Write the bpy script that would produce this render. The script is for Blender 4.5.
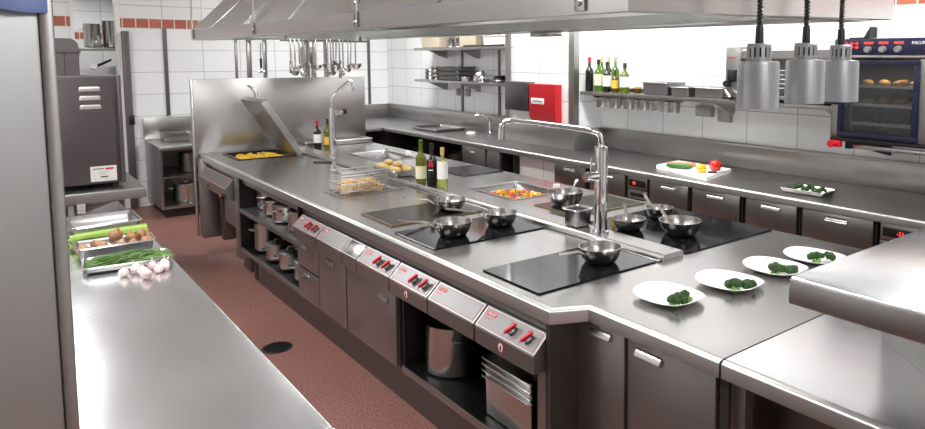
import bpy, bmesh, math, random
from mathutils import Vector, Matrix, geometry
random.seed(7)
PI = math.pi
SC = bpy.context.scene
COL = SC.collection
for o in list(bpy.data.objects):
    bpy.data.objects.remove(o)

# ------------------------------------------------------------------ camera
cd = bpy.data.cameras.new('camera')
cam = bpy.data.objects.new('camera', cd)
COL.objects.link(cam)
cd.sensor_fit = 'HORIZONTAL'
cd.sensor_width = 36.0
cd.lens = 689.76 / 925 * 36.0
cd.shift_x = -(560 - 462.5) / 925
cd.shift_y = -(214.5 - 121) / 925
cd.clip_start = 0.05
cam.matrix_world = Matrix(((0.76782237, 0.05735541, -0.63809025, 0.0),
                           (-0.64066123, 0.07093827, -0.7645397, 0.0),
                           (0.00141453, 0.99583037, 0.09121337, 1.75),
                           (0, 0, 0, 1)))
SC.camera = cam

# ------------------------------------------------------------------ world, exposure
wd = bpy.data.worlds.new('world')
SC.world = wd
wd.use_nodes = True
wd.node_tree.nodes['Background'].inputs[0].default_value = (1, 1, 1, 1)
wd.node_tree.nodes['Background'].inputs[1].default_value = 0.3
SC.view_settings.view_transform = 'Standard'
SC.view_settings.look = 'None'
SC.view_settings.gamma = 1
SC.view_settings.use_curve_mapping = False
SC.view_settings.exposure = 0.38

CEIL = 3.0
# ceiling fluorescents: (x, y, power)
LAMPS = [(0.1, 2.6, 44), (0.1, 6.3, 44), (3.45, 1.0, 38), (3.45, 4.0, 42), (3.45, 7.0, 46), (1.0, -1.2, 44), (-1.6, 4.4, 30)]
for i, (lx, ly, pw) in enumerate(LAMPS):
    ld = bpy.data.lights.new('ceiling_area_light', 'AREA')
    ld.shape = 'RECTANGLE'
    ld.size = 0.55
    ld.size_y = 1.45
    ld.energy = pw
    ld.color = (0.965, 0.985, 1.0)
    lo = bpy.data.objects.new('ceiling_area_light', ld)
    COL.objects.link(lo)
    lo.location = (lx, ly, CEIL - 0.09)
# strip lights recessed inside the extraction hood
for ly in (2.4, 4.1, 5.8):
    ld = bpy.data.lights.new('hood_area_light', 'AREA')
    ld.shape = 'RECTANGLE'
    ld.size = 0.16
    ld.size_y = 1.0
    ld.energy = 7
    ld.color = (1.0, 0.97, 0.92)
    lo = bpy.data.objects.new('hood_area_light', ld)
    COL.objects.link(lo)
    lo.location = (2.24, ly, 2.43)


# ------------------------------------------------------------------ materials
def lin(c):
    c = c / 255.0
    return c / 12.92 if c <= 0.04045 else ((c + 0.055) / 1.055) ** 2.4


def rgb(r, g, b):
    return (lin(r), lin(g), lin(b), 1.0)


def mat(name, col, rough=0.5, metal=0.0, **k):
    m = bpy.data.materials.new(name)
    m.use_nodes = True
    b = m.node_tree.nodes['Principled BSDF']
    b.inputs['Base Color'].default_value = col
    b.inputs['Roughness'].default_value = rough
    b.inputs['Metallic'].default_value = metal
    if 'trans' in k:
        b.inputs['Transmission Weight'].default_value = k['trans']
    if 'ior' in k:
        b.inputs['IOR'].default_value = k['ior']
    if 'emit' in k:
        b.inputs['Emission Color'].default_value = col
        b.inputs['Emission Strength'].default_value = k['emit']
    if 'coat' in k:
        b.inputs['Coat Weight'].default_value = k['coat']
    if 'spec' in k:
        b.inputs['Specular IOR Level'].default_value = k['spec']
    if 'noise' in k:   # (scale, second colour, amount, (stretch xyz))
        sc, c2, amt = k['noise'][:3]
        st = k['noise'][3] if len(k['noise']) > 3 else (1, 1, 1)
        nt = m.node_tree
        tc = nt.nodes.new('ShaderNodeTexCoord')
        mp = nt.nodes.new('ShaderNodeMapping')
        mp.inputs['Scale'].default_value = st
        nz = nt.nodes.new('ShaderNodeTexNoise')
        nz.inputs['Scale'].default_value = sc
        nz.inputs['Detail'].default_value = 4
        rp = nt.nodes.new('ShaderNodeValToRGB')
        rp.color_ramp.elements[0].position = 0.5 - amt
        rp.color_ramp.elements[1].position = 0.5 + amt
        rp.color_ramp.elements[0].color = col
        rp.color_ramp.elements[1].color = c2
        nt.links.new(tc.outputs['Object'], mp.inputs[0])
        nt.links.new(mp.outputs[0], nz.inputs['Vector'])
        nt.links.new(nz.outputs['Fac'], rp.inputs[0])
        nt.links.new(rp.outputs[0], b.inputs['Base Color'])
    return m


def steel(name, v, rough, stretch=(1, 1, 1), tint=(1.0, 0.985, 0.965), dr=0.02, aniso=0.0):
    m = mat(name, (v * tint[0], v * tint[1], v * tint[2], 1), rough, 1.0)
    nt = m.node_tree
    b = nt.nodes['Principled BSDF']
    tc = nt.nodes.new('ShaderNodeTexCoord')
    mp = nt.nodes.new('ShaderNodeMapping')
    mp.inputs['Scale'].default_value = stretch
    nz = nt.nodes.new('ShaderNodeTexNoise')
    nz.inputs['Scale'].default_value = 5.0
    nz.inputs['Detail'].default_value = 3
    mr = nt.nodes.new('ShaderNodeMapRange')
    mr.inputs['From Min'].default_value = 0.3
    mr.inputs['From Max'].default_value = 0.7
    mr.inputs['To Min'].default_value = rough - dr
    mr.inputs['To Max'].default_value = rough + dr
    nt.links.new(tc.outputs['Object'], mp.inputs[0])
    nt.links.new(mp.outputs[0], nz.inputs['Vector'])
    nt.links.new(nz.outputs['Fac'], mr.inputs[0])
    nt.links.new(mr.outputs[0], b.inputs['Roughness'])
    return m


def tiles(name, axis, u0, z0, w, h, c1, c2, grout, mortar=0.004, rough=0.22):
    m = mat(name, c1, rough)
    nt = m.node_tree
    b = nt.nodes['Principled BSDF']
    ge = nt.nodes.new('ShaderNodeNewGeometry')
    sp = nt.nodes.new('ShaderNodeSeparateXYZ')
    cb = nt.nodes.new('ShaderNodeCombineXYZ')
    ad = nt.nodes.new('ShaderNodeVectorMath')
    ad.operation = 'SUBTRACT'
    ad.inputs[1].default_value = (u0 - 40 * w, z0 - 40 * h, 0)
    br = nt.nodes.new('ShaderNodeTexBrick')
    br.offset = 0.0
    br.squash = 1.0
    br.inputs['Color1'].default_value = c1
    br.inputs['Color2'].default_value = c2
    br.inputs['Mortar'].default_value = grout
    br.inputs['Scale'].default_value = 1.0
    br.inputs['Mortar Size'].default_value = mortar
    br.inputs['Mortar Smooth'].default_value = 0.3
    br.inputs['Brick Width'].default_value = w
    br.inputs['Row Height'].default_value = h
    nt.links.new(ge.outputs['Position'], sp.inputs[0])
    nt.links.new(sp.outputs[axis], cb.inputs[0])
    nt.links.new(sp.outputs['Z'], cb.inputs[1])
    nt.links.new(cb.outputs[0], ad.inputs[0])
    nt.links.new(ad.outputs[0], br.inputs['Vector'])
    nt.links.new(br.outputs['Color'], b.inputs['Base Color'])
    return m


M = {}
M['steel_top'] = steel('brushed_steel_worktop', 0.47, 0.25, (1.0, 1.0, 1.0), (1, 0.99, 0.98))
M['steel_face'] = steel('control_face_steel', 0.20, 0.40)
M['bay_shade'] = steel('bay_shade_steel', 0.055, 0.4)  # shade inside the open island bays, put into the steel's colour
M['steel_nose'] = steel('nosing_steel', 0.50, 0.36)
M['steel_pass'] = steel('reflection_bright_steel', 0.80, 0.22, tint=(0.97, 0.985, 1.0))  # lighter steel: bright reflections on the tops are put into the colour
M['steel_front'] = steel('brushed_steel_front', 0.33, 0.38, (1, 1, 14), (1, 0.975, 0.95))
M['steel_wall'] = steel('brushed_steel_counter', 0.43, 0.30, (1, 1, 1), (1, 0.98, 0.955))
M['steel_bright'] = steel('bright_steel', 0.62, 0.24)
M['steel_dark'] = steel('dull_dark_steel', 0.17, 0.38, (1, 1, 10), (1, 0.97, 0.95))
M['steel_hood'] = steel('hood_steel', 0.64, 0.25, (1, 1, 1), (0.98, 0.99, 0.98))
M['splash'] = steel('splashback_steel', 0.46, 0.30, (1, 1, 1), (1, 0.99, 0.98))
M['pan'] = steel('pan_steel', 0.50, 0.24)
M['chrome'] = mat('chrome', (0.82, 0.82, 0.83, 1), 0.07, 1.0)
M['aluminium'] = mat('satin_aluminium', (0.36, 0.37, 0.385, 1), 0.46, 0.8)
M['machine'] = mat('taupe_grey_painted_steel', rgb(98, 90, 92), 0.42, 0.35)
M['panel'] = steel('grey_panel_steel', 0.34, 0.42, (1, 1, 0.3), (0.99, 1.0, 0.99))
M['black'] = mat('black_plastic', rgb(18, 18, 19), 0.45)
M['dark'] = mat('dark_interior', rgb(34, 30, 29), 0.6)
M['glass_black'] = mat('black_ceramic_glass', (0.006, 0.006, 0.007, 1), 0.07, 0.0, spec=0.2)
M['plate_iron'] = steel('dark_griddle_iron', 0.055, 0.22, tint=(1, 0.9, 0.84))
M['brass'] = mat('heat_tinted_brass_edge', rgb(132, 114, 84), 0.4, 0.9)
M['red'] = mat('red_plastic', rgb(206, 26, 42), 0.4)
M['red_paint'] = mat('red_enamel', rgb(190, 26, 38), 0.38)
M['red_print'] = mat('red_print', rgb(186, 30, 44), 0.5)
M['knob_grey'] = mat('grey_knob', rgb(98, 98, 98), 0.4, 0.2)
M['white'] = mat('white_plastic', rgb(238, 238, 235), 0.4)
M['porcelain'] = mat('white_porcelain', rgb(246, 245, 241), 0.12, spec=0.5, coat=0.3)
M['blue'] = mat('dark_blue_enamel', rgb(22, 23, 54), 0.4)
M['blue_cloth'] = mat('blue_cotton', rgb(118, 140, 198), 0.85, noise=(14, rgb(150, 170, 220), 0.15))
M['glass'] = mat('clear_glass', (0.9, 0.92, 0.92, 1), 0.02, 0.0, trans=1.0, ior=1.45)
M['oven_glass'] = mat('dark_oven_glass', (0.42, 0.43, 0.44, 1), 0.03, 0.0, trans=0.95, ior=1.3)
M['cup_grey'] = steel('dull_cup_steel', 0.5, 0.3)
M['socket'] = mat('grey_socket_plastic', rgb(158, 156, 154), 0.5)
M['grout_white'] = mat('white_plaster', rgb(238, 238, 236), 0.6)
M['ceiling'] = mat('white_ceiling', rgb(236, 236, 233), 0.8)
M['lamp_glow'] = mat('lamp_diffuser', (1, 0.99, 0.97, 1), 0.5, emit=5.0)
W1, W2, G = rgb(240, 241, 240), rgb(234, 236, 236), rgb(178, 178, 174)
M['tile_right'] = tiles('white_wall_tiles_right', 'Y', 3.570, 1.346, 0.429, 0.2555, W1, W2, G)
M['tile_far'] = tiles('white_wall_tiles_far', 'X', 1.653, 1.318, 0.425, 0.2570, W1, W2, G)
M['band'] = tiles('terracotta_tile_band', 'X', 1.515, 2.085, 0.132, 0.115, rgb(190, 108, 84), rgb(172, 92, 70), rgb(226, 216, 208), 0.006, 0.4)
M['band_right'] = tiles('terracotta_tile_band_side', 'Y', 1.515, 2.085, 0.132, 0.115, rgb(190, 108, 84), rgb(172, 92, 70), rgb(226, 216, 208), 0.006, 0.4)
M['onion'] = mat('brown_onion_skin', rgb(132, 88, 54), 0.45, noise=(22, rgb(180, 138, 98), 0.2, (1, 1, 0.25)))
M['garlic'] = mat('garlic_skin', rgb(232, 224, 214), 0.5, noise=(24, rgb(168, 124, 134), 0.22))
M['celery'] = mat('celery_green', rgb(116, 150, 46), 0.45, noise=(9, rgb(160, 186, 88), 0.2, (1, 6, 1)))
M['celery_pale'] = mat('celery_pale', rgb(206, 222, 150), 0.4)
M['bean'] = mat('green_bean', rgb(50, 84, 30), 0.45, noise=(18, rgb(98, 134, 58), 0.2))
M['broc'] = mat('broccoli_head', rgb(22, 46, 20), 0.8, noise=(130, rgb(58, 92, 36), 0.22))
M['broc_stem'] = mat('broccoli_stem', rgb(88, 132, 44), 0.5)
M['potato'] = mat('potato_skin', rgb(176, 148, 84), 0.6, noise=(16, rgb(206, 182, 122), 0.2))
M['bread'] = mat('golden_bread', rgb(206, 160, 86), 0.6, noise=(20, rgb(160, 104, 50), 0.2))
M['yellow_food'] = mat('yellow_pasta', rgb(240, 206, 78), 0.5, noise=(60, rgb(206, 164, 50), 0.15))
M['fries'] = mat('golden_fries', rgb(226, 190, 124), 0.5, noise=(30, rgb(190, 146, 84), 0.2))
M['pep_red'] = mat('red_pepper', rgb(204, 34, 22), 0.2, coat=0.4)
M['pep_yel'] = mat('yellow_pepper', rgb(240, 194, 26), 0.22, coat=0.4)
M['pep_grn'] = mat('green_pepper', rgb(66, 120, 34), 0.25)
M['carrot'] = mat('carrot_orange', rgb(226, 128, 92), 0.5)
M['cucumber'] = mat('cucumber_green', rgb(44, 92, 34), 0.35, noise=(26, rgb(76, 128, 50), 0.2, (1, 8, 8)))
M['green_glass'] = mat('green_bottle_glass', rgb(120, 168, 60), 0.05, 0.0, trans=0.75, ior=1.4)
M['olive_glass'] = mat('olive_bottle_glass', rgb(126, 134, 40), 0.06, 0.0, trans=0.6, ior=1.4)
M['dark_glass'] = mat('dark_bottle_glass', rgb(22, 18, 20), 0.07)
M['oil'] = mat('pale_oil_bottle', rgb(212, 214, 128), 0.05, 0.0, trans=0.7, ior=1.4)
M['amber_glass'] = mat('brown_sauce_bottle', rgb(86, 62, 18), 0.08, 0.0, trans=0.3)
M['paper_cream'] = mat('cream_paper_label', rgb(226, 220, 186), 0.7)
M['paper_white'] = mat('white_paper_label', rgb(232, 232, 228), 0.7)
M['paper_yellow'] = mat('yellow_paper_label', rgb(224, 176, 60), 0.7)
M['cork'] = mat('cork', rgb(196, 170, 112), 0.8)
M['digits'] = mat('red_led_digits', (1.0, 0.06, 0.04, 1), 0.5, emit=1.5)
M['orange_print'] = mat('orange_red_print', rgb(232, 70, 52), 0.5)
M['box_cream'] = mat('cream_plastic_tub', rgb(168, 156, 136), 0.6)
M['black_print'] = mat('black_print', rgb(30, 28, 30), 0.6)

# speckled terracotta resin floor
fm = mat('terracotta_resin_floor', rgb(146, 92, 78), 0.42)
nt = fm.node_tree
tc = nt.nodes.new('ShaderNodeNewGeometry')
n1 = nt.nodes.new('ShaderNodeTexNoise'); n1.inputs['Scale'].default_value = 110; n1.inputs['Detail'].default_value = 2
n2 = nt.nodes.new('ShaderNodeTexNoise'); n2.inputs['Scale'].default_value = 1.4; n2.inputs['Detail'].default_value = 3
r1 = nt.nodes.new('ShaderNodeValToRGB')
r1.color_ramp.elements[0].position = 0.36; r1.color_ramp.elements[0].color = rgb(104, 67, 59)
r1.color_ramp.elements[1].position = 0.62; r1.color_ramp.elements[1].color = rgb(168, 121, 109)
mx = nt.nodes.new('ShaderNodeMixRGB'); mx.blend_type = 'MULTIPLY'; mx.inputs[0].default_value = 0.5
r2 = nt.nodes.new('ShaderNodeValToRGB')
r2.color_ramp.elements[0].position = 0.3; r2.color_ramp.elements[0].color = (0.72, 0.7, 0.7, 1)
r2.color_ramp.elements[1].position = 0.7; r2.color_ramp.elements[1].color = (1, 1, 1, 1)
nt.links.new(tc.outputs['Position'], n1.inputs['Vector']); nt.links.new(tc.outputs['Position'], n2.inputs['Vector'])
nt.links.new(n1.outputs['Fac'], r1.inputs[0]); nt.links.new(n2.outputs['Fac'], r2.inputs[0])
nt.links.new(r1.outputs[0], mx.inputs[1]); nt.links.new(r2.outputs[0], mx.inputs[2])
nt.links.new(mx.outputs[0], nt.nodes['Principled BSDF'].inputs['Base Color'])
M['floor'] = fm


# ------------------------------------------------------------------ mesh building
class MB:
    def __init__(s, T=None):
        s.bm = bmesh.new()
        s.T = T or Matrix()
        s.mi = 0

    def v(s, p):
        return s.bm.verts.new(s.T @ Vector(p))

    def f(s, vs):
        try:
            fc = s.bm.faces.new(vs)
            fc.material_index = s.mi
            return fc
        except ValueError:
            return None

    def box(s, x0, x1, y0, y1, z0, z1, bev=0, seg=2):
        vs = [s.v(p) for p in ((x0, y0, z0), (x1, y0, z0), (x1, y1, z0), (x0, y1, z0), (x0, y0, z1), (x1, y0, z1), (x1, y1, z1), (x0, y1, z1))]
        fs = [s.f([vs[i] for i in q]) for q in ((0, 3, 2, 1), (4, 5, 6, 7), (0, 1, 5, 4), (1, 2, 6, 5), (2, 3, 7, 6), (3, 0, 4, 7))]
        if bev:
            es = set(e for f in fs for e in f.edges)
            r = bmesh.ops.bevel(s.bm, geom=list(es), offset=bev, segments=seg, profile=0.5, affect='EDGES')
            for f in r['faces']:
                f.material_index = s.mi
        return s

    def loft(s, loops, cap0=True, cap1=True, closed=True, ring=False):
        rs = [[s.v(p) for p in l] for l in loops]
        n = len(rs[0])
        prs = list(zip(rs, rs[1:]))
        if ring:
            prs.append((rs[-1], rs[0]))
        for a, b in prs:
            for i in range(n if closed else n - 1):
                j = (i + 1) % n
                s.f([a[i], a[j], b[j], b[i]])
        if not ring:
            if cap0:
                s.f(rs[0][::-1])
            if cap1:
                s.f(rs[-1])
        return s

    def lathe(s, prof, n=24, c=(0, 0, 0), sx=1, sy=1):
        loops = []
        for r, z in prof:
            r = max(r, 0.0004)
            loops.append([(c[0] + r * sx * math.cos(2 * PI * i / n), c[1] + r * sy * math.sin(2 * PI * i / n), c[2] + z) for i in range(n)])
        return s.loft(loops)

    def tube(s, path, r, n=8, caps=True):
        P = [Vector(p) for p in path]
        rr = r if isinstance(r, (list, tuple)) else [r] * len(P)
        loops = []
        up = None
        for i, p in enumerate(P):
            t = (P[min(i + 1, len(P) - 1)] - P[max(i - 1, 0)])
            if t.length < 1e-9:
                t = Vector((0, 0, 1))
            t.normalize()
            if up is None:
                up = Vector((0, 0, 1)) if abs(t.z) < 0.9 else Vector((1, 0, 0))
            a = t.cross(up)
            if a.length < 1e-5:
                a = t.cross(Vector((0, 1, 0)))
            a.normalize()
            b = a.cross(t).normalized()
            up = b
            loops.append([p + (a * math.cos(2 * PI * k / n) + b * math.sin(2 * PI * k / n)) * rr[i] for k in range(n)])
        return s.loft(loops, caps, caps)

    def cyl(s, p0, p1, r0, r1=None, n=16):
        return s.tube([p0, p1], [r0, r0 if r1 is None else r1], n)

    def prism(s, poly, axis, a, b):
        def mk(p, t):
            return {'x': (t, p[0], p[1]), 'y': (p[0], t, p[1]), 'z': (p[0], p[1], t)}[axis]
        return s.loft([[mk(p, a) for p in poly], [mk(p, b) for p in poly]])

    def sphere(s, c, r, sc=(1, 1, 1), sub=2, jit=0, R=None):
        T = s.T @ Matrix.Translation(c) @ (R or Matrix()) @ Matrix.Diagonal((r * sc[0], r * sc[1], r * sc[2], 1))
        g = bmesh.ops.create_icosphere(s.bm, subdivisions=sub, radius=1, matrix=T)
        cc = s.T @ Vector(c)
        for vv in g['verts']:
            if jit:
                vv.co += (vv.co - cc) * random.uniform(-jit, jit)
            for f in vv.link_faces:
                f.material_index = s.mi
        return s

    def hollow(s, plan, levels):
        """levels: list of (inset, z); plan(inset) gives a loop"""
        return s.loft([[(p[0], p[1], z) for p in plan(i)] for i, z in levels])

    def build(s, name, m, parent=None, smooth=True, ang=35, kind=None, weld=True):
        if weld:
            bmesh.ops.remove_doubles(s.bm, verts=s.bm.verts, dist=0.00005)
        bmesh.ops.recalc_face_normals(s.bm, faces=s.bm.faces)
        me = bpy.data.meshes.new(name)
        s.bm.to_mesh(me)
        s.bm.free()
        for x in (m if isinstance(m, (list, tuple)) else [m]):
            me.materials.append(M[x])
        if smooth:
            me.polygons.foreach_set('use_smooth', [True] * len(me.polygons))
            me.set_sharp_from_angle(angle=math.radians(ang))
        o = bpy.data.objects.new(name, me)
        COL.objects.link(o)
        if parent:
            o.parent = parent
        if kind:
            o['kind'] = kind
        return o


def tag(o, label, cat, group=None, kind=None):
    if label:
        o['label'] = label
        o['category'] = cat
    if group:
        o['group'] = group
    if kind:
        o['kind'] = kind
    return o


def thing(name, label, cat, loc=(0, 0, 0), rz=0.0, group=None):
    o = bpy.data.objects.new(name, None)
    o.empty_display_size = 0.05
    COL.objects.link(o)
    o.location = loc
    o.rotation_euler = (0, 0, rz)
    return tag(o, label, cat, group)


def copy_tree(o, parent=None):
    c = o.copy()
    COL.objects.link(c)
    c.parent = parent
    for ch in list(o.children):
        copy_tree(ch, c)
    return c


def again(src, loc, rz, label, group=None, scale=None):
    c = copy_tree(src)
    c.location = loc
    c.rotation_euler = (0, 0, rz)
    c['label'] = label
    if group:
        c['group'] = group
    if scale:
        c.scale = (scale, scale, scale)
    return c


def write(name, s, size, m, parent, loc, rot, sx=1.0):
    cu = bpy.data.curves.new(name, 'FONT')
    cu.body = s
    cu.size = size
    cu.extrude = 0.0004
    cu.align_x = 'CENTER'
    cu.align_y = 'CENTER'
    to = bpy.data.objects.new(name, cu)
    COL.objects.link(to)
    dg = bpy.context.evaluated_depsgraph_get()
    me = bpy.data.meshes.new_from_object(to.evaluated_get(dg))
    bpy.data.objects.remove(to)
    me.materials.clear()
    me.materials.append(M[m])
    o = bpy.data.objects.new(name, me)
    COL.objects.link(o)
    o.parent = parent
    o.location = loc
    o.rotation_euler = rot
    o.scale = (sx, 1, 1)
    return o


def rrect(w, d, r, k=4, cx=0, cy=0):
    def plan(i):
        W, D, R = w / 2 - i, d / 2 - i, max(r - i, 0.002)
        pts = []
        for (sx, sy, a0) in ((1, 1, 0), (-1, 1, 90), (-1, -1, 180), (1, -1, 270)):
            for j in range(k + 1):
                a = math.radians(a0 + 90 * j / k)
                pts.append((cx + sx * (W - R) + R * math.cos(a), cy + sy * (D - R) + R * math.sin(a)))
        return pts
    return plan


def arc(c, r, a0, a1, n, plane='xz'):
    out = []
    for i in range(n + 1):
        a = math.radians(a0 + (a1 - a0) * i / n)
        u, w = c[0] + r * math.cos(a), c[1] + r * math.sin(a)
        out.append((u, w))
    return out


# ================================================================== THE ROOM
XR, YF, XL, YB = 4.5, 9.3, -3.2, -3.0
b = MB(); b.box(XL - .1, XR + .1, YB - .1, 11.0, -0.1, 0); b.build('floor', 'floor', kind='structure')
b = MB(); b.box(XL - .1, XR + .1, YB - .1, YF + .1, CEIL, CEIL + .1); b.build('ceiling', 'ceiling', kind='structure')
b = MB(); b.box(XR, XR + .1, YB, YF + .1, 0, CEIL); b.build('wall_right', 'tile_right', kind='structure')
b = MB(); b.box(XL - .1, XL, YB, YF + .1, 0, CEIL); b.build('wall_left', 'tile_right', kind='structure')
b = MB(); b.box(XL, XR, YB - .1, YB, 0, CEIL); b.build('wall_back', 'tile_far', kind='structure')
AX0, AX1, AT = 0.776, 1.216, 2.55
b = MB()
b.box(XL, AX0, YF, YF + .12, 0, CEIL)
b.box(AX1, XR, YF, YF + .12, 0, CEIL)
b.box(AX0, AX1, YF, YF + .12, AT, CEIL)
b.build('wall_far', 'tile_far', kind='structure')
# pier projecting from the right wall
b = MB(); b.box(4.15, XR, 4.77, 5.82, 0, CEIL); b.build('wall_pier', 'tile_right', kind='structure')
b = MB()
b.box(4.135, 4.15, 5.755, 5.835, 1.09, CEIL); b.build('trim_1', 'steel_wall', kind='structure')
b = MB()
b.box(4.135, 4.195, 4.755, 4.77, 1.09, CEIL); b.box(4.135, 4.15, 4.77, 4.83, 1.09, CEIL); b.build('trim_2', 'steel_wall', kind='structure')
# terracotta tile bands
b = MB(); b.box(XL, AX0, YF - .006, YF, 2.09, 2.195); b.box(AX1, XR, YF - .006, YF, 2.09, 2.195)
b.build('trim_3', 'band', kind='structure')
b = MB(); b.box(XR - .006, XR, YB, 4.77, 2.09, 2.195); b.box(XR - .006, XR, 5.82, YF - .006, 2.09, 2.195)
b.build('trim_4', 'band_right', kind='structure')
# back room seen through the opening
b = MB(); b.box(0.2, 2.4, 10.9, 11.0, 0, AT); b.build('wall_store_back', 'tile_far', kind='structure')
b = MB(); b.box(1.42, 1.52, YF + .12, 10.9, 0, AT); b.build('wall_store_right', 'tile_right', kind='structure')
b = MB(); b.box(0.1, 0.2, YF + .12, 10.9, 0, AT); b.build('wall_store_left', 'tile_right', kind='structure')
b = MB(); b.box(0.1, 2.4, YF + .12, 11.0, AT, AT + .1); b.build('ceiling_store', 'ceiling', kind='structure')
b = MB(); b.box(0.2, 1.42, 10.894, 10.9, 1.985, 2.07); b.build('trim_5', 'band', kind='structure')
b = MB(); b.box(AX1 - .03, AX1 + .012, YF - .02, YF + .13, 0, AT); b.box(AX0 - .012, AX0 + .02, YF - .02, YF + .13, 0, AT)
b.build('door_frame_1', 'white', kind='structure')
ld = bpy.data.lights.new('store_area_light', 'AREA'); ld.size = 0.5; ld.energy = 9
lo = bpy.data.objects.new('store_area_light', ld); COL.objects.link(lo); lo.location = (0.8, 10.2, AT - .05)
ld.energy = 5
# vertical steel cable rails on the tiled walls
for n_, (x, y, z0, z1, w) in enumerate(((1.672, YF - .008, 1.06, 2.09, .035), (2.60, YF - .008, 1.06, CEIL, .03), (4.215, YF - .008, 1.06, CEIL, .035))):
    b = MB(); b.box(x - w / 2, x + w / 2, y - .012, YF, z0, z1)
    b.build('trim_%d' % (6 + n_), 'steel_dark', kind='structure')

# ceiling lights
for i, (lx, ly, pw) in enumerate(LAMPS):
    where = ['above the near work table', 'above the far end of the near work table', 'above the near end of the wall counter',
             'above the middle of the wall counter', 'above the far end of the wall counter', 'behind the near work table', 'over the left of the room'][i]
    t = thing('ceiling_light', 'white rectangular fluorescent ceiling light ' + where, 'ceiling light', (lx, ly, CEIL), 0, 'fluorescent ceiling lights')
    b = MB()
    b.box(-.32, .32, -.77, .77, -.03, 0)
    for q in ((-.32, -.29, -.77, .77), (.29, .32, -.77, .77), (-.29, .29, -.77, -.74), (-.29, .29, .74, .77)):
        b.box(q[0], q[1], q[2], q[3], -.07, -.03)
    b.build('housing', 'white', t)
    b = MB(); b.box(-.285, .285, -.735, .735, -.05, -.035); b.build('diffuser', 'lamp_glow', t)

# floor drain
t = thing('floor_drain', 'round black floor drain in the terracotta aisle floor', 'drain', (1.27, 4.19, 0))
b = MB(); b.lathe([(0, 0), (.088, 0), (.088, .004), (.076, .005), (.076, .002), (0, .002)], 32); b.build('rim', 'dark', t)
b = MB()
for k in range(-4, 5):
    w = math.sqrt(max(.074 ** 2 - (k * .016) ** 2, 0))
    b.box(-w, w, k * .016 - .004, k * .016 + .004, .002, .0055)
b.build('grate', 'black', t)


# ================================================================== FOREGROUND LEFT
# tall grey steel partition right beside the camera
t = thing('steel_partition', 'tall grey brushed steel cabinet side filling the left edge of the picture', 'partition', (-0.4, 1.1, 0))
b = MB(); b.box(-.45, .458, 0, .30, 0.08, 2.35, .004); b.build('panel', 'panel', t)
b = MB(); b.box(.458, .473, -.004, .304, 0.08, 2.35, .003); b.build('edge_strip', 'steel_front', t)
b = MB(); b.box(-.43, .44, .03, .29, 0, 0.08); b.build('plinth', 'dark', t)
# folded blue cloth draped on it
b = MB()
n = 22
loops = []
for i in range(n + 1):
    u = i / n
    x = -.32 + .387 * u
    zb = 1.838 - .030 * min(1, u * 1.1) + .003 * math.sin(u * 18)
    th = .014 + .005 * math.sin(u * 23) + .003 * math.sin(u * 51)
    loops.append([(x, 1.098, zb + .004), (x, 1.098 - th * .6, zb), (x, 1.098 - th, zb + .010), (x, 1.098 - th * 1.1, zb + .05), (x, 1.098 - th * .7, zb + .12), (x, 1.098 - th * .9, 1.99), (x, 1.098, 1.995)])
b.loft(loops)
tag(b.build('kitchen_cloth', 'blue_cloth', ang=60), 'light blue folded kitchen cloth hanging high on the grey steel partition', 'cloth')

# near work table (bottom left)
t = thing('work_table', 'long brushed steel work table with vegetable trays, running along the left aisle', 'work table', (0, 1.5, 0))
def nosed_top(poly, z0, z1, r=.012):
    b = MB()
    n = len(poly)
    def inset(d):
        out = []
        for i in range(n):
            p0, p1, p2 = Vector(poly[i - 1]), Vector(poly[i]), Vector(poly[(i + 1) % n])
            a = (p1 - p0).normalized(); c = (p2 - p1).normalized()
            na, nc = Vector((-a.y, a.x)), Vector((-c.y, c.x))
            m_ = (na + nc); m_ = m_ / max(m_.dot(na), .2)
            out.append(p1 + m_ * d)
        return out
    lv = [(0, z0)]
    for k in range(6):
        a = PI / 2 * k / 5
        lv.append((r - r * math.cos(a), z1 - r + r * math.sin(a)))
    b.loft([[(p.x, p.y, z) for p in inset(d)] for d, z in lv])
    return b
b = nosed_top([(-.75, 0), (.58, 0), (.576, 3.33), (.279, 2.865), (-.75, 1.4)], .86, .90)
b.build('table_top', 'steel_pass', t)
for (x, y) in ((-.65, .12), (.50, .12), (.50, 3.05), (-.65, 1.3)):
    b = MB(); b.box(x - .02, x + .02, y - .02, y + .02, .02, .86, .003); b.cyl((x, y, 0), (x, y, .03), .016)
    b.build('leg', 'steel_front', t)
b = MB(); b.prism([(-.66, .10), (.52, .10), (.52, 3.07), (.25, 2.7), (-.66, 1.35)], 'z', .22, .25); b.build('undershelf', 'steel_front', t)

# dishwasher-like grey cabinet on a low steel table
t = thing('machine_stand', 'low steel table carrying the grey louvred cabinet', 'table', (0, 5.8, 0))
b = nosed_top([(-.6, 0), (.875, 0), (.875, 1.4), (-.6, 1.4)], .725, .80)
b.build('table_top', 'steel_front', t)
for (x, y) in ((-.5, .1), (.42, .1), (.42, 1.3), (-.5, 1.3)):
    b = MB(); b.box(x - .02, x + .02, y - .02, y + .02, 0, .725, .003); b.build('leg', 'steel_front', t)
b = MB(); b.box(-.55, .46, .14, 1.3, .18, .70); b.build('cupboard', 'steel_dark', t)

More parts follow.
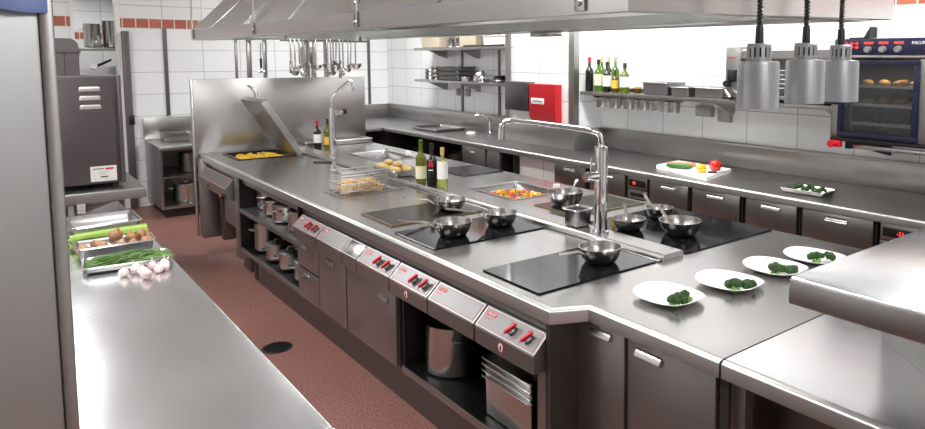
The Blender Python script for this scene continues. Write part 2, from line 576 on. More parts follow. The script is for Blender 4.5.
t = thing('louvred_cabinet', 'tall dark grey metal cabinet with three white louvre slots and a paper label', 'cabinet', (-.035, 5.93, .80))
b = MB(); b.box(-.45, .80, 0, .75, .035, .815, .006); b.build('body', 'machine', t)
b = MB(); b.box(-.43, .755, -.012, 0, .045, .805, .004); b.build('door', 'machine', t)
b = MB(); b.box(.775, .80, -.02, -.0, .03, .82, .003); b.build('frame_strip', 'machine', t)
for (x, y) in ((-.4, .05), (.74, .05), (.74, .7), (-.4, .7)):
    b = MB(); b.cyl((x, y, 0), (x, y, .04), .022); b.build('foot', 'black', t)
for k in range(3):
    z = .722 - k * .064
    b = MB()
    b.loft([[(x, yy, zz) for (x, yy, zz) in q] for q in (
        [(.545, -.013, z - .013), (.545, -.016, z + .010), (.553, -.013, z + .016)],
        [(.555, -.013, z - .013), (.555, -.030, z + .008), (.555, -.013, z + .018)],
        [(.660, -.013, z - .013), (.660, -.030, z + .008), (.660, -.013, z + .018)],
        [(.672, -.013, z - .013), (.672, -.016, z + .010), (.664, -.013, z + .016)])])
    tag(b.build('louvre', 'white', t), None, None)
b = MB(); b.box(.585, .745, -.0145, -.012, .055, .165); lb = b.build('paper_label', 'paper_white', t)
lb['label'] = 'white printed paper label'
b = MB(); b.box(.675, .728, -.0155, -.0145, .138, .152); b.build('red_logo_patch', 'orange_print', lb)
for (x0, x1, z, h) in ((.600, .668, .143, .006), (.625, .700, .122, .003), (.635, .675, .106, .004), (.600, .615, .098, .002), (.645, .690, .084, .008), (.60, .73, .072, .0015)):
    b = MB(); b.box(x0, x1, -.0152, -.0145, z, z + h); b.build('print_line', 'socket' if h < .005 else 'black_print', lb)
# rounded grey appliance standing on the cabinet
t = thing('rounded_appliance', 'grey appliance with rounded top corner standing on the louvred cabinet', 'appliance', (0, 6.15, 1.616))
b = MB()
prof = [(-.1, 0), (.545, 0), (.545, .21)] + [(.485 + p[0], .21 + p[1]) for p in arc((0, 0), .06, 0, 90, 6)] + [(-.1, .27)]
b.prism(prof, 'y', 0, .35); b.build('body', 'machine', t)
b = MB(); b.box(-.1, .548, -.003, 0, .165, .170); b.box(.455, .459, -.003, 0, 0, .165); b.build('seam', 'dark', t)

# things in the back room behind the opening
t = thing('store_shelf', 'steel wall shelf holding two stock pots in the back room opening', 'shelf', (0.80, 9.62, 1.86))
b = MB(); b.box(0, .58, 0, .42, -.03, 0, .003); b.build('board', 'steel_front', t)
b = MB()
for x in (.06, .5):
    b.prism([(0.02, -.03), (.40, -.03), (.40, -.14)], 'x', x, x + .02)
b.build('bracket', 'steel_front', t)

def stockpot(name, label, loc, r, h, lid=False, rz=0, group=None, m='pan', handles=True):
    t = thing(name, label, 'pot', loc, rz, group)
    b = MB()
    b.lathe([(0, 0), (r - .01, 0), (r, .012), (r, h - .006), (r + .004, h), (r - .002, h), (r - .004, h - .008), (r - .004, .016), (r - .014, .006), (0, .006)], 32)
    b.build('body', m, t)
    if handles:
        for s_ in (1, -1):
            b = MB()
            b.tube([(s_ * (r - .002), -.035, h * .78), (s_ * (r + .03), -.03, h * .79), (s_ * (r + .034), 0, h * .79), (s_ * (r + .03), .03, h * .79), (s_ * (r - .002), .035, h * .78)], .005, 8)
            b.build('handle', m, t)
    if lid:
        b = MB()
        b.lathe([(0, h + .002), (r + .005, h + .002), (r + .005, h + .006), (r - .01, h + .014), (.01, h + .022), (0, h + .022)], 32)
        l_ = b.build('lid', m, t)
        b = MB(); b.tube([(-.03, 0, h + .018), (-.025, 0, h + .04), (.025, 0, h + .04), (.03, 0, h + .018)], .004, 8)
        b.build('lid_handle', m, l_)
    return t
stockpot('stock_pot', 'shiny steel stock pot on the left of the back room shelf', (1.01, 9.83, 1.861), .085, .28)
stockpot('stock_pot', 'taller steel stock pot on the right of the back room shelf', (1.205, 9.85, 1.861), .09, .32)
t = thing('steel_sauce_boat', 'small shiny round steel pot in front of the stock pots', 'pot', (1.06, 9.70, 1.861))
b = MB(); b.lathe([(0, 0), (.03, 0), (.045, .02), (.05, .05), (.036, .075), (.03, .08), (.012, .095), (.006, .12), (0, .122)], 24); b.build('body', 'chrome', t)
b = MB(); b.sphere((0, 0, .13), .012); b.build('lid_knob', 'chrome', t)
t = thing('food_slicer', 'slanted pale steel slicer plate with black handle under the back room shelf', 'slicer', (.95, 9.85, 1.50))
b = MB(); b.prism([(-.12, 0), (.42, .0), (.42, .16), (-.02, .10), (-.12, .02)], 'y', 0, .3); b.build('body', 'steel_bright', t)
b = MB(); b.tube([(.04, -.03, .12), (.14, -.03, .17), (.24, -.03, .22)], [.02, .016, .012], 10); b.build('handle', 'black', t)
b = MB(); b.cyl((.06, -.05, .15), (.06, .0, .15), .035); b.build('blade_knob', 'chrome', t)
b = MB(); b.box(.28, .36, -.05, .02, 0.02, .17, .02); b.build('hopper', 'steel_bright', t)
t = thing('store_bench', 'steel bench below the slicer in the back room', 'bench', (0.80, 9.60, 0))
b = MB(); b.box(0, .60, 0, .7, 1.44, 1.50, .004); b.build('top', 'steel_front', t)
b = MB(); b.box(0.01, .59, .02, .68, 0, 1.44); b.build('body', 'steel_front', t)
# grey steel post at the opening's right side
t = thing('door_post', 'slim grey steel post with a black latch beside the back room opening', 'post', (1.262, 9.24, 0))
b = MB(); b.box(-.035, .035, -.045, .045, 0, 2.045, .004); b.build('post', 'machine', t)
b = MB(); b.box(-.012, .045, -.058, -.045, .98, 1.09, .004); b.build('latch', 'black', t)


# ---------------------------------------------------------------- trays of vegetables on the near table
def gastro(name, label, loc, w, d, h, rz=0, lip=.014, m='pan', group=None, cat='tray', r=.025):
    t = thing(name, label, cat, loc, rz, group)
    pl = rrect(w, d, r)
    b = MB()
    i0 = lip
    b.hollow(pl, [(i0 + .012, 0), (i0 + .004, .006), (i0, h - .008), (0.001, h - .006), (0, h - .003), (.002, h), (i0 - .004, h), (i0 + .002, h - .006), (i0 + .007, .012), (i0 + .015, .003)])
    b.build('body', m, t)
    return t
gastro('gastronorm_tray', 'empty steel tray at the far end of the left work table', (.413, 3.995, .901), .29, .30, .06, rz=.02)
gastro('gastronorm_tray', 'steel tray full of brown onions on the left work table', (.398, 3.50, .901), .30, .176, .055, rz=-.02)
gastro('gastronorm_tray', 'shallow steel tray heaped with green beans on the left work table', (.408, 3.262, .901), .31, .18, .03, rz=-.10)
# onions
def onion_mb(r):
    b = MB()
    b.lathe([(0, -.92 * r), (.25 * r, -.9 * r), (.65 * r, -.72 * r), (.95 * r, -.3 * r), (1.0 * r, .05 * r), (.85 * r, .5 * r), (.5 * r, .85 * r), (.2 * r, 1.02 * r), (.10 * r, 1.2 * r), (.08 * r, 1.42 * r), (0, 1.42 * r)], 20)
    return b
onions = [(.282, 3.462, .938, .031, 'brown onion nearest the left end of the onion tray'),
          (.350, 3.470, .938, .030, 'brown onion second from the left at the front of the onion tray'),
          (.412, 3.475, .935, .028, 'brown onion in the middle of the front row of the onion tray'),
          (.405, 3.520, .975, .034, 'big brown onion on top of the pile in the onion tray'),
          (.462, 3.470, .935, .027, 'small brown onion right of the middle at the front of the tray'),
          (.512, 3.468, .938, .031, 'brown onion at the front right corner of the onion tray'),
          (.520, 3.540, .940, .033, 'brown onion at the rear right corner of the onion tray'),
          (.465, 3.540, .950, .029, 'brown onion behind the front row, right of the big top onion'),
          (.340, 3.545, .936, .028, 'brown onion at the rear of the onion tray, left half'),
          (.500, 3.505, .968, .024, 'small brown onion resting high on the right of the onion pile')]
for k, (x, y, z, r, lab) in enumerate(onions):
    t = thing('onion', lab, 'onion', (x, y, z), random.uniform(0, 6), 'brown onions in the steel tray')
    r *= .84
    ob = onion_mb(r).build('bulb', 'onion', t)
    t.rotation_euler = (random.uniform(-.5, .5), random.uniform(-.5, .5), random.uniform(0, 6))
    b = MB()
    for q in range(6):
        a = q * PI / 3
        b.tube([(0, 0, -.88 * r), (.15 * r * math.cos(a), .15 * r * math.sin(a), -1.02 * r)], .0012, 4)
    b.build('root', 'cork', t)
# celery
t = thing('celery_bunch', 'bright green celery stalks lying behind the onion tray', 'celery', (.40, 3.68, .901), .03)
for k, (dy, z, L0, L1, rr) in enumerate(((-.035, .022, -.155, .13, .022), (.0, .024, -.15, .15, .023), (.035, .022, -.14, .14, .021), (-.015, .052, -.15, .145, .021), (.02, .050, -.13, .15, .020))):
    b = MB()
    loops = []
    for i in range(9):
        u = i / 8
        x = L0 + (L1 - L0) * u
        w = rr * (.75 + .35 * u)
        loops.append([(x, dy + w * math.cos(a) * 1.0, z + w * .8 * math.sin(a) + (.004 * math.cos(3 * a))) for a in [2 * PI * j / 10 for j in range(10)]])
    b.loft(loops)
    b.build('stalk', 'celery', t)
b = MB()
for k in range(14):
    x = random.uniform(-.17, -.10); y = random.uniform(-.05, .05)
    b.sphere((x, y, .02 + random.uniform(0, .03)), .014, (1.4, .8, .5), 1, .2)
b.build('leaf', 'bean', t)
# green beans: nobody could count
b = MB()
for k in range(210):
    cx = random.uniform(-.125, .13); cy = random.uniform(-.06, .06)
    hgt = .012 + .034 * max(0, 1 - (cy / .07) ** 2) * max(.15, 1 - (cx / .17) ** 2)
    cz = random.uniform(.008, hgt)
    a = random.gauss(.25, .38)
    L = random.uniform(.035, .06)
    dx, dy = math.cos(a) * L, math.sin(a) * L
    cx = max(-.14 + abs(dx), min(.15 - abs(dx) * .6, cx)); cy = max(-.075 + abs(dy), min(.075 - abs(dy), cy))
    b.tube([(cx - dx, cy - dy, cz), (cx - dx * .4, cy - dy * .4, cz + .003), (cx + dx * .4, cy + dy * .4, cz + .004), (cx + dx, cy + dy, cz + random.uniform(-.001, .004))], [.0015, .0034, .0034, .0012], 5)
o = b.build('green_beans', 'bean', weld=False)
o.location = (.408, 3.262, .906); o.rotation_euler = (0, 0, -.10)
tag(o, 'heap of thin green beans in the shallow steel tray', 'green beans', kind='stuff')
# garlic
gar = [(.372, 3.075, 'garlic bulb at the left end of the garlic row'), (.425, 3.095, 'small garlic bulb behind the second one, in front of the beans tray'),
       (.448, 3.055, 'white garlic bulb just left of the middle of the row'), (.452, 2.985, 'purplish garlic bulb lying nearest the camera'),
       (.500, 3.105, 'garlic bulb touching the bean tray, right of the middle'), (.515, 3.045, 'garlic bulb right of the middle of the garlic row'),
       (.555, 3.115, 'garlic bulb at the far right end beside the table edge'), (.545, 3.065, 'garlic bulb lying tilted near the table edge')]
for k, (x, y, lab) in enumerate(gar):
    r = random.uniform(.017, .021)
    t = thing('garlic_bulb', lab, 'garlic', (.375 + (x - .372) * .80, y + .02, .901 + r * .86), random.uniform(0, 6), 'garlic bulbs beside the bean tray')
    b = MB()
    loops = []
    for (rr, z) in [(0, -.85), (.45, -.85), (.85, -.55), (1.0, -.1), (.85, .35), (.5, .7), (.22, .95), (.15, 1.35), (.17, 1.6), (0, 1.6)]:
        loops.append([(max(rr, .02) * r * (1 + .07 * math.cos(7 * a)) * math.cos(a), max(rr, .02) * r * (1 + .07 * math.cos(7 * a)) * math.sin(a), z * r) for a in [2 * PI * j / 28 for j in range(28)]])
    b.loft(loops)
    b.build('bulb', 'garlic', t)
    if k in (3, 7, 1):
        t.rotation_euler = (1.35, 0, random.uniform(0, 6))


# ================================================================== THE COOKING ISLAND
IX0, IX1, IY0, IY1 = 1.425, 2.985, 1.15, 6.72
HOLES = {'fryer': (1.645, 2.035, 4.065, 4.30), 'bratt': (1.60, 2.06, 6.06, 6.54), 'veg': (2.40, 2.78, 3.30, 3.80), 'sink': (2.46, 2.80, 5.25, 5.86)}
def slab_with_holes(outer, holes, z0, z1):
    b = MB()
    loops = [outer] + [[(h[0], h[2]), (h[0], h[3]), (h[1], h[3]), (h[1], h[2])] for h in holes]
    flat = [p for l in loops for p in l]
    tris = geometry.tessellate_polygon([[Vector((p[0], p[1], 0)) for p in l] for l in loops])
    for z in (z0, z1):
        vs = [b.v((p[0], p[1], z)) for p in flat]
        for tr in tris:
            b.f([vs[i] for i in tr])
    for l in loops:
        n = len(l)
        for i in range(n):
            p, q = l[i], l[(i + 1) % n]
            b.f([b.v((p[0], p[1], z0)), b.v((q[0], q[1], z0)), b.v((q[0], q[1], z1)), b.v((p[0], p[1], z1))])
    return b
isl = thing('island_worktop', 'long brushed steel worktop of the central cooking island', 'worktop', (2.2, 4.0, 0))
def wparent(o, t):
    """parent a mesh built in world coordinates to a thing"""
    R = Matrix.Translation(t.location) @ Matrix.Rotation(t.rotation_euler[2], 4, 'Z')
    o.data.transform(R.inverted())
    o.parent = t
    return o
E0 = .022   # nosing depth
outer = [(IX0 + E0, IY1), (IX0 + E0, 1.775), (1.46, 1.765), (1.548 + E0, 1.715), (1.548 + E0, IY0 + .003), (IX1 - E0, IY0 + .003), (IX1 - E0, IY1)]
b = slab_with_holes(outer, list(HOLES.values()), .865, .90)
wparent(b.build('top_sheet', 'steel_top', smooth=False), isl)
# rounded nosing swept along the front edges
def nosing(path, sign=-1, depth=E0, z1=.90, h=.052):
    """path: list of (x,y) on the sheet edge; the nose bulges to the left of travel * sign"""
    prof = [(0, z1)] + [(depth * math.sin(a), z1 - depth * .55 * (1 - math.cos(a))) for a in [PI / 2 * k / 6 for k in range(1, 7)]] + [(depth, z1 - h), (depth - .006, z1 - h), (0, z1 - h + .012)]
    P = [Vector(p) for p in path]
    b = MB()
    loops = []
    for i, p in enumerate(P):
        a = (P[i] - P[i - 1]).normalized() if i > 0 else (P[1] - P[0]).normalized()
        c = (P[i + 1] - P[i]).normalized() if i < len(P) - 1 else a
        na, nc = Vector((-a.y, a.x)) * sign, Vector((-c.y, c.x)) * sign
        m_ = na + nc
        m_ = m_ / m_.dot(na)
        loops.append([(p.x + m_.x * d, p.y + m_.y * d, z) for d, z in prof])
    b.loft(loops)
    return b
wparent(nosing([(IX0 + E0, IY1), (IX0 + E0, 1.775), (1.548 + E0, 1.715), (1.548 + E0, IY0 + .003)], -1).build('front_nosing', 'steel_nose', ang=50), isl)
wparent(nosing([(IX1 - E0, IY0 + .003), (IX1 - E0, IY1)], -1).build('rear_nosing', 'steel_bright', ang=50), isl)

# central raised rail
t = thing('central_rail', 'raised steel rail running down the middle of the island', 'rail', (2.2, 4.2, .9))
b = MB()
b.prism([(2.130, .901), (2.143, .901), (2.147, .910), (2.150, .920), (2.156, .926), (2.268, .926), (2.275, .920), (2.275, .901)], 'y', 1.895, 6.50)
wparent(b.build('rail_cap', 'steel_top'), t)
b = MB(); b.box(2.128, 2.146, 1.90, 6.49, .901, .918, .004); wparent(b.build('drip_lip', 'steel_bright'), t)
b = MB(); b.cyl((2.165, 1.94, .9258), (2.165, 1.94, .9272), .004, n=10); b.cyl((2.255, 1.94, .9258), (2.255, 1.94, .9272), .004, n=10); wparent(b.build('screw', 'dark'), t)

# basins (parts of the worktop)
def basin(name, h, depth, m, t, frame=0.0, fz=.904):
    x0, x1, y0, y1 = h
    w, d, cx, cy = x1 - x0, y1 - y0, (x0 + x1) / 2, (y0 + y1) / 2
    pl = rrect(w, d, .02, 4, cx, cy)
    b = MB()
    b.loft([[(p[0], p[1], z) for p in pl(i)] for i, z in [(-.001 - frame, .9005), (-.001 - frame, fz), (.004, fz), (.008, .896), (.014, .9 - depth + .02), (.03, .9 - depth)]], cap0=False)
    o = b.build(name, m)
    wparent(o, t)
    return o
basin('sink_basin', HOLES['sink'], .16, 'steel_top', isl, .012)
basin('food_basin', HOLES['veg'], .085, 'steel_top', isl, .010)
basin('fryer_basin', HOLES['fryer'], .20, 'steel_top', isl, .028, .905)
basin('bratt_pan_basin', HOLES['bratt'], .10, 'plate_iron', isl, .022, .906)
# white tags in basins
for (x, y, z, lab) in ((2.79, 5.40, .9, 'small white card standing at the rim of the island sink'), (2.775, 3.36, .9, 'small white card at the right rim of the pepper basin')):
    t = thing('white_card', lab, 'card', (x, y, z + .005), -.55)
    b = MB(); b.box(-.022, .022, -.004, .004, 0, .042, .001); b.box(-.022, .022, .004, .014, 0, .006); b.build('card', 'white', t)
b = MB(); b.cyl((2.70, 5.62, .742), (2.70, 5.62, .955), .014, n=14); b.lathe([(0, .74), (.03, .74), (.03, .748), (0, .75)], 18, (2.70, 5.62, 0))
o = b.build('overflow_pipe', 'chrome'); tag(o, 'short upright steel overflow pipe in the island sink', 'pipe')

# cooking plates
def slab(name, label, x0, x1, y0, y1, m, rim=None, cat='cooktop', h=.006):
    t = thing(name, label, cat, ((x0 + x1) / 2, (y0 + y1) / 2, .9005))
    w, d = (x1 - x0) / 2, (y1 - y0) / 2
    b = MB(); b.box(-w, w, -d, d, 0, h, .0015, 1); b.build('surface', m, t)
    if rim:
        b = MB()
        for q in ((-w - .009, w + .009, -d - .009, -d), (-w - .009, w + .009, d, d + .009), (-w - .009, -w, -d, d), (w, w + .009, -d, d)):
            b.box(q[0], q[1], q[2], q[3], 0, h + .001)
        b.build('rim', rim, t, smooth=False)
    return t
slab('griddle_plate', 'dark griddle plate with brass-coloured edge, front left side of the island', 1.545, 2.10, 3.17, 3.52, 'plate_iron', 'brass', 'griddle')
slab('induction_hob', 'black glass hob under two pans beside the griddle plate', 1.488, 2.115, 2.65, 3.04, 'glass_black')
slab('induction_hob', 'black glass hob with a single pan nearest the chamfered island corner', 1.488, 2.112, 1.900, 2.265, 'glass_black')
slab('griddle_plate', 'reddish brown griddle plate with brass edge, rear right side of the island', 2.41, 2.92, 2.745, 3.10, 'plate_iron', 'brass', 'griddle')
slab('induction_hob', 'large black glass hob with three pans on the right side of the island', 2.305, 2.955, 1.900, 2.60, 'glass_black')
slab('hot_plate', 'plain dark hot plate behind the bottles on the right side of the island', 2.60, 2.955, 4.20, 4.60, 'plate_iron', None, 'hot plate')

# end splash sheet of the island
t = thing('splash_screen', 'tall shiny steel splash panel closing the far end of the island', 'splash panel', (1.40, 6.725, 0))
b = MB(); b.box(0, 1.60, 0, .03, .80, 1.558, .003); b.build('sheet', 'splash', t)
b = MB(); b.box(-.012, .004, -.02, .034, .16, 1.562, .003); b.build('edge_flange', 'steel_bright', t)
t = thing('splash_ledge', 'low steel box ledge at the foot of the splash panel', 'ledge', (2.30, 6.52, .901))
b = MB(); b.box(0, .68, 0, .20, 0, .045, .008, 3); b.build('ledge', 'steel_wall', t)


# ---- front units. local frame: x runs toward the camera along the island, y into the body
def front(name, label, cat, xf, yfar, rz=-PI / 2, group=None):
    return thing(name, label, cat, (xf, yfar, 0), rz, group)

def carcass(w, d, z0, z1, t=.018, back=True, shelves=(), top=False, m='steel_front', parent=None, mid=()):
    b = MB()
    b.box(0, t, 0, d, z0, z1); b.box(w - t, w, 0, d, z0, z1)
    b.box(t, w - t, 0, d, z0, z0 + t)
    if back:
        b.box(t, w - t, d - t, d, z0 + t, z1)
    for z in mid:
        b.box(t, w - t, 0, d, z - t, z)
    return b.build('carcass', m, parent, smooth=False)

def cup_handle(parent, cx, z, w=.10, y=0, h=.036, m='steel_bright', g='dark'):
    """recessed scoop pull with bright lower lip"""
    b = MB()
    pl = rrect(w, h, h * .45, 5, cx, z)
    T = [(0, -.001), (0, -.004), (.003, -.004), (.005, -.0015)]
    b.loft([[(p[0], y + yy, p[1]) for p in pl(i)] for i, yy in T])
    hb = b.build('handle', m, parent)
    b = MB()
    b.prism([(y - .002, z - h * .36), (y - .013, z - h * .33), (y - .013, z - h * .22), (y - .003, z + h * .22)], 'x', cx - w / 2 + .010, cx + w / 2 - .008)
    b.build('grip', 'steel_bright', hb)
    return hb

def door(name, parent, x0, x1, z0, z1, hx=None, hz=None, m='steel_front', hw=.10, y0=-.016):
    b = MB(); b.box(x0 + .003, x1 - .003, y0, -.001, z0 + .003, z1 - .003, .003); d = b.build(name, m, parent)
    if hx is not None:
        cup_handle(d, hx, hz, hw, y0)
    return d

# sloped control panels (one thing each), faces at x = 1.39
def knob(parent, T, u, v, on=-.5):
    kT = T @ Matrix.Translation((u, v, 0))
    b = MB(kT); b.lathe([(0, 0), (.019, 0), (.018, .012), (.013, .014), (0, .014)], 20); k = b.build('knob', 'knob_grey', parent)
    b = MB(kT @ Matrix.Rotation(on, 4, 'Z')); b.box(-.0060, .0060, -.024, .024, .013, .026, .003); b.sphere((0, .022, .018), .008, sub=1)
    b.build('pointer', 'red', k)
def control(label, yfar, ynear, knobs=True, badge=False, txt=True):
    w = yfar - ynear - .006
    t = front('cooker_controls', label, 'cooker controls', 1.39, yfar - .003, group='control panels along the island front')
    t.location.z = -.012
    b = MB(); b.prism([(0, .677), (.075, .677), (.075, .806), (.062, .806), (0, .747)], 'x', 0, w); b.build('housing', 'steel_front', t, smooth=False)
    b = MB(); b.box(0, w, -.002, 0, .736, .7415); b.build('trim_line', 'steel_bright', t)
    sl = math.atan2(.059, .062)
    T = Matrix.Translation((w / 2, .031, .7765)) @ Matrix.Rotation(sl, 4, 'X')
    hw, hv = w / 2 - .010, .038
    b = MB(T); b.box(-hw, hw, -hv, hv, 0, .0012); fp = b.build('face_plate', 'steel_face', t, smooth=False)
    b = MB(T)
    for (i, j) in ((0.003, .0015),):
        for q in ((-hw + i, hw - i, -hv + i, -hv + i + j), (-hw + i, hw - i, hv - i - j, hv - i), (-hw + i, -hw + i + j, -hv + i, hv - i), (hw - i - j, hw - i, -hv + i, hv - i)):
            b.box(q[0], q[1], q[2], q[3], .0012, .0017)
    b.build('border_line', 'red_print', fp, smooth=False)
    # maker's plate
    b = MB(T); b.box(-hw + .014, -hw + .075, .010, .027, .0012, .0019); b.build('name_plate', 'red_print', fp, smooth=False)
    p = T @ Vector((-hw + .0445, .0185, .0026))
    write('lettering', 'PALUX', .015, 'paper_white', fp, p, (sl, 0, 0))
    b = MB(T); b.box(-hw + .014, -hw + .06, -.004, -.001, .0012, .0017); b.build('print_line', 'red_print', fp, smooth=False)
    if knobs:
        for u in (hw * .12, hw * .68):
            knob(t, T, u, -.002)
            b = MB(T); b.lathe([(0, 0.0012), (.005, .0012), (.005, .002), (0, .002)], 10, (u - .032, -.024, 0)); b.lathe([(0, 0.0012), (.0035, .0012), (.0035, .002), (0, .002)], 10, (u - .026, .022, 0)); b.build('indicator', 'red_print', t)
    if badge:
        u = w * .47
        b = MB()
        b.loft([[(u + rx * math.cos(a), yy, .712 + rz * math.sin(a)) for a in [2 * PI * j / 20 for j in range(20)]] for rx, rz, yy in ((.016, .019, -.0002), (.016, .019, -.002))]); bd = b.build('badge', 'red', t)
        b = MB()
        b.loft([[(u + rx * math.cos(a), yy, .712 + rz * math.sin(a)) for a in [2 * PI * j / 20 for j in range(20)]] for rx, rz, yy in ((.0125, .0155, -.002), (.0125, .0155, -.0028))]); b.build('badge_ring', 'paper_white', bd)
        b = MB(); b.prism([(u - .007, .708), (u, .696), (u + .007, .712), (u, .724)], 'y', -.0036, -.0028); b.build('flame_emblem', 'black_print', bd)
    return t
control('sloped control panel with two red knobs at the near corner of the island', 2.175, 1.80, True, True)
control('blank sloped control panel between the two near knob panels', 2.54, 2.18, False)
control('sloped knob panel with round badge above the big single door', 2.90, 2.545, True, True)
control('sloped knob panel over the widest cupboard door, without a badge', 3.265, 2.905, True)
control('blank sloped control panel beside the small bright steel cover', 3.82, 3.45, False)
control('sloped control panel with two red knobs above the island drawers', 4.20, 3.825, True)
t = front('control_gap_cover', 'small bright bare steel cover between two control panels', 'cover', 1.39, 3.447)
t.location.z = -.012
b = MB(); b.prism([(0, .677), (.075, .677), (.075, .806), (.062, .806), (0, .747)], 'x', 0, .176); b.build('housing', 'steel_front', t, smooth=False)
T_ = Matrix.Translation((.088, .031, .7765)) @ Matrix.Rotation(math.atan2(.059, .062), 4, 'X')
b = MB(T_); b.box(-.08, .08, -.038, .038, 0, .002, .0008); b.build('lid', 'steel_bright', t)

# apron strip under the nosing with recessed latches
t = front('worktop_apron', 'dark recessed apron strip under the front edge of the island worktop', 'apron panel', 1.47, 6.70)
b = MB(); b.box(0, 4.88, 0, .02, .790, .862); b.build('strip', 'steel_front', t, smooth=False)
for u in (6.70 - 3.93, 6.70 - 3.35, 6.70 - 2.33, 6.70 - 1.98):
    b = MB(); b.box(u - .035, u + .035, -.004, 0, .822, .848, .0015); l_ = b.build('latch', 'steel_dark', t)
    b = MB(); b.box(u - .028, u + .028, -.007, -.004, .826, .836, .001); b.build('latch_grip', 'steel_front', l_)

Z0 = .28
# U1 open bay with pot and containers
w = 2.895 - 1.845
t = front('open_base_unit', 'open shaded base unit holding a stock pot and stacked containers', 'base unit', 1.45, 2.895)
carcass(w, .62, Z0, .676, parent=t, m='bay_shade')
b = MB(); b.box(-.0, w, -.008, 0, Z0 - .012, Z0 + .02, .003); b.build('front_lip', 'steel_front', t)
b = MB(); b.box(w, w + .05, -.01, .6, Z0 - .01, .676); b.build('end_post', 'steel_front', t)
# door R
t = front('cupboard_unit', 'island cupboard with the widest steel door below the knob panels', 'cupboard', 1.446, 3.498)
carcass(.58, .62, Z0, .676, parent=t)
door('door', t, 0, .575, Z0, .662, .45, .590, hw=.12)
t = front('cupboard_unit', 'narrow single-door steel cupboard beside the island drawers', 'cupboard', 1.446, 3.895)
carcass(.39, .62, Z0, .676, parent=t)
door('door', t, 0, .387, Z0, .662, .17, .600, hw=.11)
t = front('drawer_unit', 'two-drawer steel unit next to the open pan shelves', 'drawer unit', 1.446, 4.25)
carcass(.35, .62, Z0, .676, parent=t)
door('drawer', t, 0, .347, .475, .662, .13, .605, hw=.10)
door('drawer', t, 0, .347, Z0, .468, .13, .425, hw=.10)
# open shelves
w = 5.56 - 4.255
t = front('open_shelf_unit', 'open two-tier shelf unit stacked with pans under the island', 'shelf unit', 1.446, 5.56)
carcass(w, .60, Z0 - .01, .862, parent=t, m='bay_shade')
b = MB(); b.box(.018, w - .018, 0, .58, .585, .60); b.box(0.018, w - .018, -.004, .012, .572, .604, .003); b.build('shelf', 'steel_front', t)
b = MB(); b.box(0.018, w - .018, -.004, .012, Z0 - .012, Z0 + .018, .003); b.build('front_lip', 'steel_front', t)
# frame post with foot
t = front('frame_post', 'steel frame post with black foot left of the open pan shelves', 'post', 1.445, 5.68)
b = MB(); b.box(0, .118, 0, .55, .20, .862, .003); b.build('post', 'steel_front', t)
b = MB(); b.box(.02, .11, .12, .45, .0, .20, .003); b.build('foot', 'black', t)
# far unit (tilting pan) with slanted box
t = front('tilting_pan_unit', 'end unit with slanted light panel and red knob at the far end of the island', 'cooking unit', 1.39, 6.70)
b = MB(); b.prism([(.02, .64), (.09, .62), (.09, .80), (.06, .80), (0, .725)], 'x', .10, .98); b.build('control_box', 'steel_front', t, smooth=False)
Tp = Matrix.Translation((.54, .031, .7645)) @ Matrix.Rotation(math.atan2(.075, .06), 4, 'X')
b = MB(Tp); b.box(-.40, .40, -.040, .040, 0, .002); fp = b.build('face_plate', 'steel_face', t, smooth=False)
b = MB(Tp)
for q in ((-.395, .395, -.037, -.0345), (-.395, .395, .0345, .037)):
    b.box(q[0], q[1], q[2], q[3], .002, .0026)
b.build('border_line', 'red_print', fp, smooth=False)
b = MB(); b.cyl((.90, .01, .665), (.90, -.015, .665), .028, .025, 20); k = b.build('knob', 'black', t)
b = MB(); b.cyl((.90, -.015, .665), (.90, -.024, .665), .014, .012, 14); b.build('knob_cap', 'red', k)
b = MB(); b.cyl((.42, .012, .68), (.42, 0, .68), .009, .008, 14); b.build('button', 'black', t)
b = MB(); b.box(.0, .12, .02, .20, .16, .862, .003); b.build('side_leg', 'steel_front', t)
b = MB(); b.box(.14, .98, .10, .60, .80, .862); b.build('top_frame', 'steel_front', t)
b = MB(); b.box(.44, .96, .12, .56, .36, .66, .01); b.build('pan_body', 'steel_front', t)
b = MB(); b.box(.20, .30, .14, .50, .16, .64, .003); b.build('inner_post', 'steel_dark', t)
b = MB(); b.box(.66, .86, .20, .50, 0, .36, .003); b.build('foot_column', 'steel_dark', t)
# dark centre wall under the island and plinth
t = thing('island_plinth', 'dark brown recessed plinth under the island units', 'plinth', (1.6, 4.2, 0))
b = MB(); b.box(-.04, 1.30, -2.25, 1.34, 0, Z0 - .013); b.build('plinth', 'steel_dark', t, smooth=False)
t = thing('island_rear_units', 'plain steel rear units of the island facing the wall counter', 'base unit', (2.20, 1.78, 0))
b = MB()
b.box(0.02, .765, .0, 1.50, Z0, .75); b.box(0.02, .765, 1.50, 4.9, Z0, .73)
b.build('body', 'steel_front', t, smooth=False)
for k in range(8):
    b = MB(); b.box(.766, .782, .02 + k * .61, .61 + k * .61, Z0 + .01, .85, .003); b.build('door', 'steel_front', t)

# near end unit with the two big doors (faces -x at x = 1.57)
t = front('corner_cupboard', 'steel cupboard with two tall doors under the white plates', 'cupboard', 1.585, 1.80)
b = MB(); b.box(-.0, .665, .001, .60, .10, .862); b.build('carcass', 'steel_front', t, smooth=False)
b = MB()
b.prism([(1.800, .15), (1.800, .862), (1.775, .862), (1.775, .15)], 'x', 1.44, 1.60)
o = b.build('end_plate', 'steel_dark', smooth=False); wparent(o, t)
door('door', t, .015, .255, .12, .850, .14, .812, hw=.115)
door('door', t, .265, .625, .12, .850, .36, .806, hw=.125)
b = MB(); b.box(.635, .665, -.012, 0, .10, .862); b.build('side_frame', 'dark', t)
b = MB(); b.box(0.02, .64, .05, .58, 0, .10); b.build('plinth', 'dark', t)

